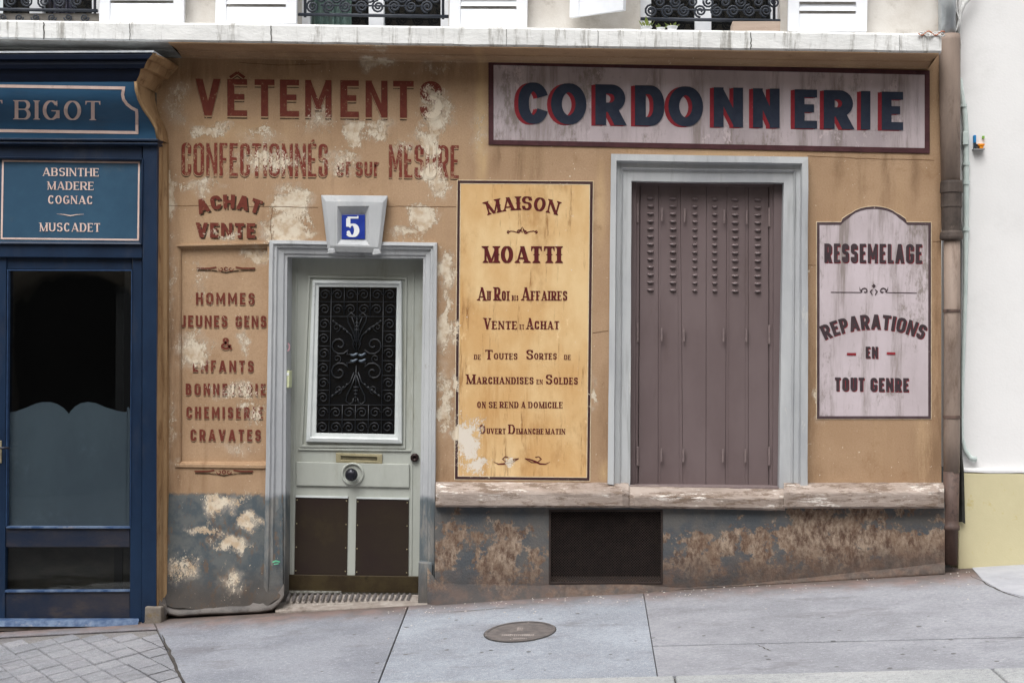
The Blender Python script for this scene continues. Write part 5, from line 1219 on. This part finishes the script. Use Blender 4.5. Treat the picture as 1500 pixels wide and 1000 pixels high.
m_ = MB(); m_.quad4([(8.2, 771), (9.6, 771), (12, 395), (10.6, 395)], DS-.018, DS+.02); m_.quad4([(189.8, 771), (191, 771), (193.6, 395), (192.4, 395)], DS-.018, DS+.02); m_.quad4([(10, 396.4), (193, 396.8), (193, 395), (10, 394.6)], DS-.016, DS+.02); m_.build('glazing_bead', simple('blue_edge', (40, 66, 100), (30, 52, 84), 20), bs_)
gl_ = MB().quad4([(8, 773), (191, 773), (194, 395), (10, 395)], DS+.022, DS+.026).build('pane', GLASS, bs_)
MB().quad4([(6, 866), (190, 866), (190, 800), (6, 800)], DS+.018, DS+.022).build('pane', GLASS, bs_)
# frosted film with a wavy top, just behind the glass
fx = [(9.3, 603), (14, 603.5), (24, 602), (38, 597), (52, 591), (62, 588.6), (74, 588.6), (84, 591.5), (93, 597), (98.5, 603), (101, 606), (103.5, 602), (110, 595), (118, 590.5), (128, 588.4), (140, 590), (154, 596), (170, 601), (182, 603.5), (187, 602), (186, 597), (188, 595.5), (190.5, 599), (190.5, 606)]
m_ = MB(); topv = [P(a, b, DS+.030) for a, b in fx]; xs_ = [p.x for p in topv]; botz = P(100, 774, DS+.03).z
m_.loft([topv, [Vector((p.x, DS+.030, botz)) for p in topv]]); m_.build('frosted_film', FROST, bs_)
# cloth / clutter low behind the lower pane
m_ = MB().quad4([(-20, 872), (205, 872), (205, 790), (-20, 790)], DS+.12, DS+.13)
m_.build('lower_backboard', simple('dusty_dark_board', (26, 24, 20), (40, 36, 30), 5, (1, 1, 2), rough=.8, dirt=(96, 90, 72), dsc=5, dlo=.62, dhi=.72, damt=.6), bs_)
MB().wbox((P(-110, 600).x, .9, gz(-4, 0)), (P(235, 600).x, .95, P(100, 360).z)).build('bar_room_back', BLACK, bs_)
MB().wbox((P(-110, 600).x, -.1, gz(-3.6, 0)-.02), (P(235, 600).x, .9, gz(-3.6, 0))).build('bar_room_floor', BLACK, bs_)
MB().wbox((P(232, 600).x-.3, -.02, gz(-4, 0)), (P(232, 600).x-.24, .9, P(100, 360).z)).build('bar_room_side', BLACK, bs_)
# weather bar, foot
m_ = MB(); m_.loft([[P(XLo, 905, DS-.015), P(203, 905, DS-.015)], [P(XLo, 910, S-.03), P(203.5, 908, S-.03)], [P(XLo, 917, S-.045), P(201, 917, S-.045)], [P(XLo, 918.5, S+.0), P(201, 918.5, S+.0)]]); m_.build('weather_bar', BLUEL, bs_)
MB().quad4([(XLo, 925.5), (209, 922), (209, 917.5), (XLo, 920)], S-.03, -.02).build('shop_threshold', simple('weathered_threshold', (92, 84, 78), (66, 58, 52), 8), bs_)
m_ = MB(); m_.quad4([(211, 922), (236, 930), (236, 889), (212, 888)], S-.03, -.0); m_.build('pilaster_block', simple('mossy_stone_block', (112, 104, 96), (130, 122, 112), 10, dirt=(120, 100, 60), dsc=12, bs=.6, bd=.008), bs_, bevel=.01)
# lever handle
c = P(-3, 655, DS-.02); m_ = MB(); m_.tube([c, c+Vector((0, -.05, 0)), c+Vector((.02, -.055, 0)), P(14.5, 656, DS-.08)], .008, 8); hd = m_.build('door_handle', KNOB, bs_, smooth=True)
MB().quad4([(-6, 678), (2, 678), (2, 645), (-6, 645)], DS-.02, DS).build('handle_plate', BRASS, bs_, bevel=.002)

# ================================================================== pipes between the houses
pb = thing('drainpipe', W(1394, 826, -.02, -.02), 'old brown drainpipe between the ochre and white houses, zinc at top, dark sleeve midway', 'drainpipe')
def vt(y0, y1, xa, xb, w0, w1, Y, rr_=None):
    pass
def pipe(pts, mat, name, n=16, smooth=True):
    """pts: (px, py, width px) on plane Y"""
    m_ = MB(); m_.tube([P(x, y, PYp) for x, y, _ in pts], 1, n, rr=[w_/213/2*.985 for _, _, w_ in pts]); return m_.build(name, mat, pb, smooth=smooth)
PYp = -.05
pipe([(1387, -200, 25), (1387, -1, 25), (1387.5, 52, 25)], ZINC, 'zinc_pipe')
pipe([(1391, 51, 29), (1391, 60, 31), (1391.5, 160, 29.5), (1392.5, 270, 27.5)], PIPE, 'stoneware_pipe')
m_ = MB(); ws = [(265, 29), (268, 31), (282, 32), (284, 29), (300, 29.5), (303, 30), (305, 28), (325, 28), (338, 27), (341, 31), (347, 33), (350, 32), (352, 27)]
m_.tube([P(1393.5, y, PYp-.003) for y, _ in ws], 1, 18, rr=[w_/213/2 for _, w_ in ws]); m_.build('pipe_sleeve', TAPE, pb)
pipe([(1394.5, 350, 23.5), (1395, 500, 23.5), (1394, 640, 23.5), (1394, 692, 23)], PIPE, 'lower_pipe')
pipe([(1393.5, 690, 23), (1393, 760, 22), (1393, 768, 22), (1393, 769, 25), (1393, 775, 25), (1393, 776, 20.5), (1392, 826, 20)], PIPED, 'iron_foot')
for y in (455, 610): 
    MB().tube([P(1394.5, y-2, PYp), P(1394.5, y+2, PYp)], 25.4/213/2, 18).build('pipe_clip', PIPED, pb, smooth=False)
ln = thing('loose_membrane', W(1408, 765, .0, .0), 'black ragged strip of roofing felt hanging in the gap right of the drainpipe', 'membrane')
m_ = MB()
rings = []
for i, (y, a, b) in enumerate(((150, 1401, 1406), (300, 1402, 1407), (330, 1403, 1409), (500, 1404, 1408), (660, 1404, 1409), (690, 1405, 1412), (730, 1405, 1413), (764, 1404, 1414))):
    rings.append([P(a, y, .03), P((a+b)/2, y, .0+.01*(i % 2)), P(b, y+(3 if i == 7 else 0), .02)])
m_.loft(rings); m_.loft([[p+Vector((0, .006, 0)) for p in r_] for r_ in rings]); m_.build('felt_strip', MEMB, ln)
# white conduit
wc = thing('conduit', W(1422, 670, .0, .0), 'thin pale conduit running down the edge of the white wall', 'pipe')
m_ = MB(); m_.tube([P(x, y, .05) for x, y in ((1407, 115), (1409, 140), (1413, 165), (1415, 200), (1415, 300), (1414, 420), (1411, 520), (1408.5, 600), (1409, 640), (1413, 658), (1421, 670), (1430, 673))], .017, 8, rr=[.012, .016, .019, .02, .02, .016, .013, .013, .013, .015, .018, .02]); m_.build('tube', CONDM, wc, smooth=True)
for y, x in ((155, 1411), (240, 1415), (268, 1415), (336, 1415)): MB().tube([P(x, y-2.2, .05), P(x, y+2.2, .05)], .026, 10).build('clip', CONDM, wc)
MB().quad4([(1410.5, 212), (1419, 212), (1419, 193), (1410.5, 193)], .02, .06).build('junction_box', CONDM, wc, bevel=.004)
# cables at the top
cb = thing('cable_bundle', W(1402, 60, .0, .0), 'tangled white cables curving from the roof corner behind the zinc pipe', 'cable')
m_ = MB(); m_.tube([P(x, y, .0) for x, y in ((1432, -40), (1420, -2), (1412, 6), (1407, 18), (1404, 34), (1402, 52))], .016, 8); m_.build('thick_cable', CABLE, cb, smooth=True)
for k in range(3):
    m_ = MB(); m_.tube([P(x+k*1.6*math.sin(y*.2+k), y, -.04-.01*k) for x, y in ((1400, -20), (1401, 10), (1403, 30), (1400, 50), (1404, 58), (1407, 66), (1405, 80))], .005, 5); m_.build('thin_cable', CABLE if k else BLACK, cb, smooth=True)
ow = thing('wire_coil', W(1362, 52, -.2, -.2), 'loose loops of orange and white wire on the right end of the ledge', 'wire')
for k, mt_ in enumerate((simple('orange_wire', (200, 120, 80), (190, 110, 70), 10, bs=0), CABLE, CABLE)):
    m_ = MB(); m_.tube([P(1345+i*2.6, 49+3.2*math.sin(i*.8+k*1.7)+k*.8, -.345-.006*math.cos(i)) for i in range(16)], .0038, 5); m_.build('wire', mt_, ow, smooth=True)

# ================================================================== white building on the right
wb = thing('white_building', W(1460, 812, .05, .05), 'smooth white rendered house with a pale yellow base uphill on the right', 'building')
WY = .08
x0w = P(1401, 400, WY).x
MB().wbox((x0w, WY, P(1450, 690, WY).z), (12, .5, P(1450, -420, WY).z)).build('wall', WHITEB, wb)
m_ = MB(); m_.wbox((x0w+.02, WY-.03, -1.5), (12, .45, P(1450, 693, WY-.03).z)); m_.build('yellow_base', YELL, wb, bevel=.006)
m_ = MB(); z_ = P(1450, 691, WY-.03).z; m_.loft([[Vector((x, WY-.032+.003*mnoise.noise(Vector((x*6, 0, 0))), z_+.012+.008*mnoise.noise(Vector((x*5, 2, 0)))-.016)) for x in [x0w+.02+i*.1 for i in range(90)]], [Vector((x, WY-.034, z_+.012)) for x in [x0w+.02+i*.1 for i in range(90)]], [Vector((x, WY+.01, z_+.03)) for x in [x0w+.02+i*.1 for i in range(90)]]])
m_.build('base_capping', WHITEB, wb)
# little street-art shelf with coloured blocks
ar = thing('toy_shelf', W(1435, 220, .06, .06), 'tiny white shelf with blue, orange and green toy pieces stuck on the white wall', 'wall ornament')
MB().box(1426.5, 217.5, 1442.5, 219.5, WY-.05, WY).build('shelf', simple('grey_shelf', (150, 150, 150), (130, 130, 130), 10), ar)
MB().box(1426.8, 198, 1430, 209, WY-.03, WY).build('blue_block', simple('bright_blue', (30, 130, 190), (20, 120, 180), 10, bs=0), ar, bevel=.002)
m_ = MB(); m_.box(1427, 209, 1430.2, 217.5, WY-.03, WY); m_.box(1430.2, 211, 1432.4, 214, WY-.028, WY-.004); m_.build('dark_block', simple('dark_toy', (50, 60, 70), (40, 50, 60), 10, bs=0), ar, bevel=.002)
m_ = MB(); m_.box(1433, 210.5, 1442.5, 213.5, WY-.034, WY); m_.box(1435, 213.5, 1440.5, 217.5, WY-.03, WY); m_.build('orange_block', simple('orange_toy', (240, 150, 30), (232, 140, 24), 10, bs=0), ar, bevel=.002)
MB().box(1439.5, 199, 1442.5, 203, WY-.02, WY).build('green_block', simple('green_toy', (140, 190, 80), (130, 180, 70), 10, bs=0), ar, bevel=.002)

# ================================================================== manhole cover
mc = GP(761.7, 925); mh = thing('utility_cover', (mc.x, mc.y, gz(mc.x, mc.y)+.002), 'oval looking round cast iron cover set in the pavement', 'manhole cover')
rx = (GP(811, 925)-GP(712.5, 925)).length/2; ry_ = (GP(761.7, 910.5)-GP(761.7, 939.5)).length/2
def disc(m_, k0, k1, h, n=40):
    rgs = []
    for k, hh in ((k0, h), (k1, h)):
        rgs.append([Vector((mc.x+math.cos(2*math.pi*i/n)*rx*k, mc.y+math.sin(2*math.pi*i/n)*ry_*k, gz(mc.x+math.cos(2*math.pi*i/n)*rx*k, mc.y+math.sin(2*math.pi*i/n)*ry_*k)+hh)) for i in range(n)])
    m_.loft(rgs, closed=True)
m_ = MB(); disc(m_, 1.0, .93, .006); m_.build('cover_ring', MANH, mh)
m_ = MB(); disc(m_, .925, .001, .003); m_.build('cover_plate', MANH, mh)
m_ = MB(); disc(m_, .93, .925, .001)
disc(m_, 1.03, 1.0, .0025); m_.build('cover_gap', JOINT, mh)
m_ = MB(); ltr = simple('worn_cast_text', (164, 156, 152), (140, 132, 128), 30)
for (x0, x1, y0, wd) in ((735, 782, 929.5, 1.6), (752, 772, 934.5, 1.4), (758, 766, 920.5, 2.4)):
    x = x0
    while x < x1:
        a = GP(x, y0-wd, .006); b = GP(x+1.8, y0+wd, .006); c_ = Vector(((a.x+b.x)/2, (a.y+b.y)/2, a.z)); sx = .5*(b.x-a.x)*random.uniform(.6, 1); sy = .5*abs(a.y-b.y)*random.uniform(.6, 1)
        m_.poly([Vector((c_.x+dx*sx, c_.y+dy*sy, gz(c_.x+dx*sx, c_.y+dy*sy)+.0055)) for dx, dy in ((-1, -1), (1, -1), (1, 1), (-1, 1))]); x += 3
m_.build('cast_mark', ltr, mh)
# cracks and old chewing gum on the pavement
random.seed(21)
def gcrack(pts, wd, name='pavement_crack'):
    q = []
    for (a, b), (c, d) in zip(pts[:-1], pts[1:]):
        for i in range(5): q.append((a+(c-a)*i/5+random.uniform(-2, 2), b+(d-b)*i/5+random.uniform(-.5, .5)))
    m_ = MB(); w3 = [GP(a, b) for a, b in q+[pts[-1]]]
    for p in ribbon([(p.x, p.y) for p in w3], lambda tx, ty, u: wd*(.3+.7*math.sin(math.pi*min(1, max(0, u))))): m_.poly([Vector((a, b, gz(a, b)+.0015)) for a, b in p])
    m_.build(name, JOINT, pav)
gcrack([(1108, 943), (1122, 950), (1128, 953)], .008); gcrack([(1420, 842), (1452, 858), (1470, 868), (1500, 876)], .012); gcrack([(236, 930), (250, 958), (262, 986), (274, 1004)], .02)
gcrack([(640, 897), (700, 893), (760, 889)], .01)
m_ = MB()
for k in range(60):
    px, py = random.uniform(300, 1490), random.uniform(895, 985); p = GP(px, py); r_ = random.uniform(.006, .017)
    if p.y > -.3 or p.y < kl(p.x): continue
    m_.poly([Vector((p.x+math.cos(a)*r_*random.uniform(.8, 1.1), p.y+math.sin(a)*r_*random.uniform(.8, 1.1), 0)) for a in [i*.785 for i in range(8)]])
for v_ in m_.v: v_.z = gz(v_.x, v_.y)+.0016
m_.build('chewing_gum_spots', simple('old_gum', (112, 112, 114), (98, 98, 100), 20, bs=0), label='flattened dark gum spots on the pavement', kind='stuff')
# litter specks along the foot of the wall
m_ = MB(); random.seed(11)
for k in range(240):
    px = random.uniform(560, 1420); py = 893-(px-560)*.075+random.expovariate(1/9)
    p = GP(px, py, .0); s_ = random.uniform(.003, .010); a = random.uniform(0, 3.1)
    q = [Vector((p.x+math.cos(a+i*1.57)*s_*(1 if i % 2 else .5), p.y+math.sin(a+i*1.57)*s_*(1 if i % 2 else .5), 0)) for i in range(4)]
    m_.poly([Vector((v_.x, v_.y, gz(v_.x, v_.y)+.002+(.004 if i == 0 else 0))) for i, v_ in enumerate(q)])
m_.build('paint_flakes', simple('pale_flake', (206, 200, 194), (170, 160, 150), 40), label='scattered pale paint flakes on the pavement', kind='stuff')

# ================================================================== house across the street (mirrored in the bar window)
ob_ = thing('opposite_building', (-8, -12.6, gz(-8, -12)-.2), 'stone house across the street with an arched doorway, seen reflected in the blue shop window', 'building')
oy = -12.6; axc = -8.3; aw = 1.15; az_ = EYE+.25
m_ = MB(); top_ = EYE+8; bot_ = EYE-4  # wall top raised to block low sky light and deepen overhang shadows
n = 24; archp = [Vector((axc+aw*math.cos(math.pi-math.pi*i/n), oy, az_+.75*math.sin(math.pi-math.pi*i/n))) for i in range(n+1)]
m_.poly([(-30, oy, bot_), (axc-aw, oy, bot_), (axc-aw, oy, top_), (-30, oy, top_)]); m_.poly([(axc+aw, oy, bot_), (30, oy, bot_), (30, oy, top_), (axc+aw, oy, top_)])
m_.loft([archp, [Vector((p.x, oy, top_)) for p in archp]]); m_.build('wall', OPPS, ob_)
m_ = MB(); path = [Vector((axc-aw, oy, bot_))]+archp+[Vector((axc+aw, oy, bot_))]
m_.loft([path, [Vector((p.x, oy-.4, p.z)) for p in path]])
for k, rr_ in enumerate((1.08, 1.22)): m_.tube([Vector((axc+(p.x-axc)*rr_, oy+.02, az_+(p.z-az_)*rr_ if p.z > az_ else p.z)) for p in path], .05, 5)
m_.build('arch_surround', OPPS, ob_)
MB().wbox((axc-aw-.1, oy-.42, bot_), (axc+aw+.1, oy-.38, az_+.8)).build('gate', OPPD, ob_)
print('cobbles', n_c, 'GS', GS, 'G0', G0, 'KY', KY)
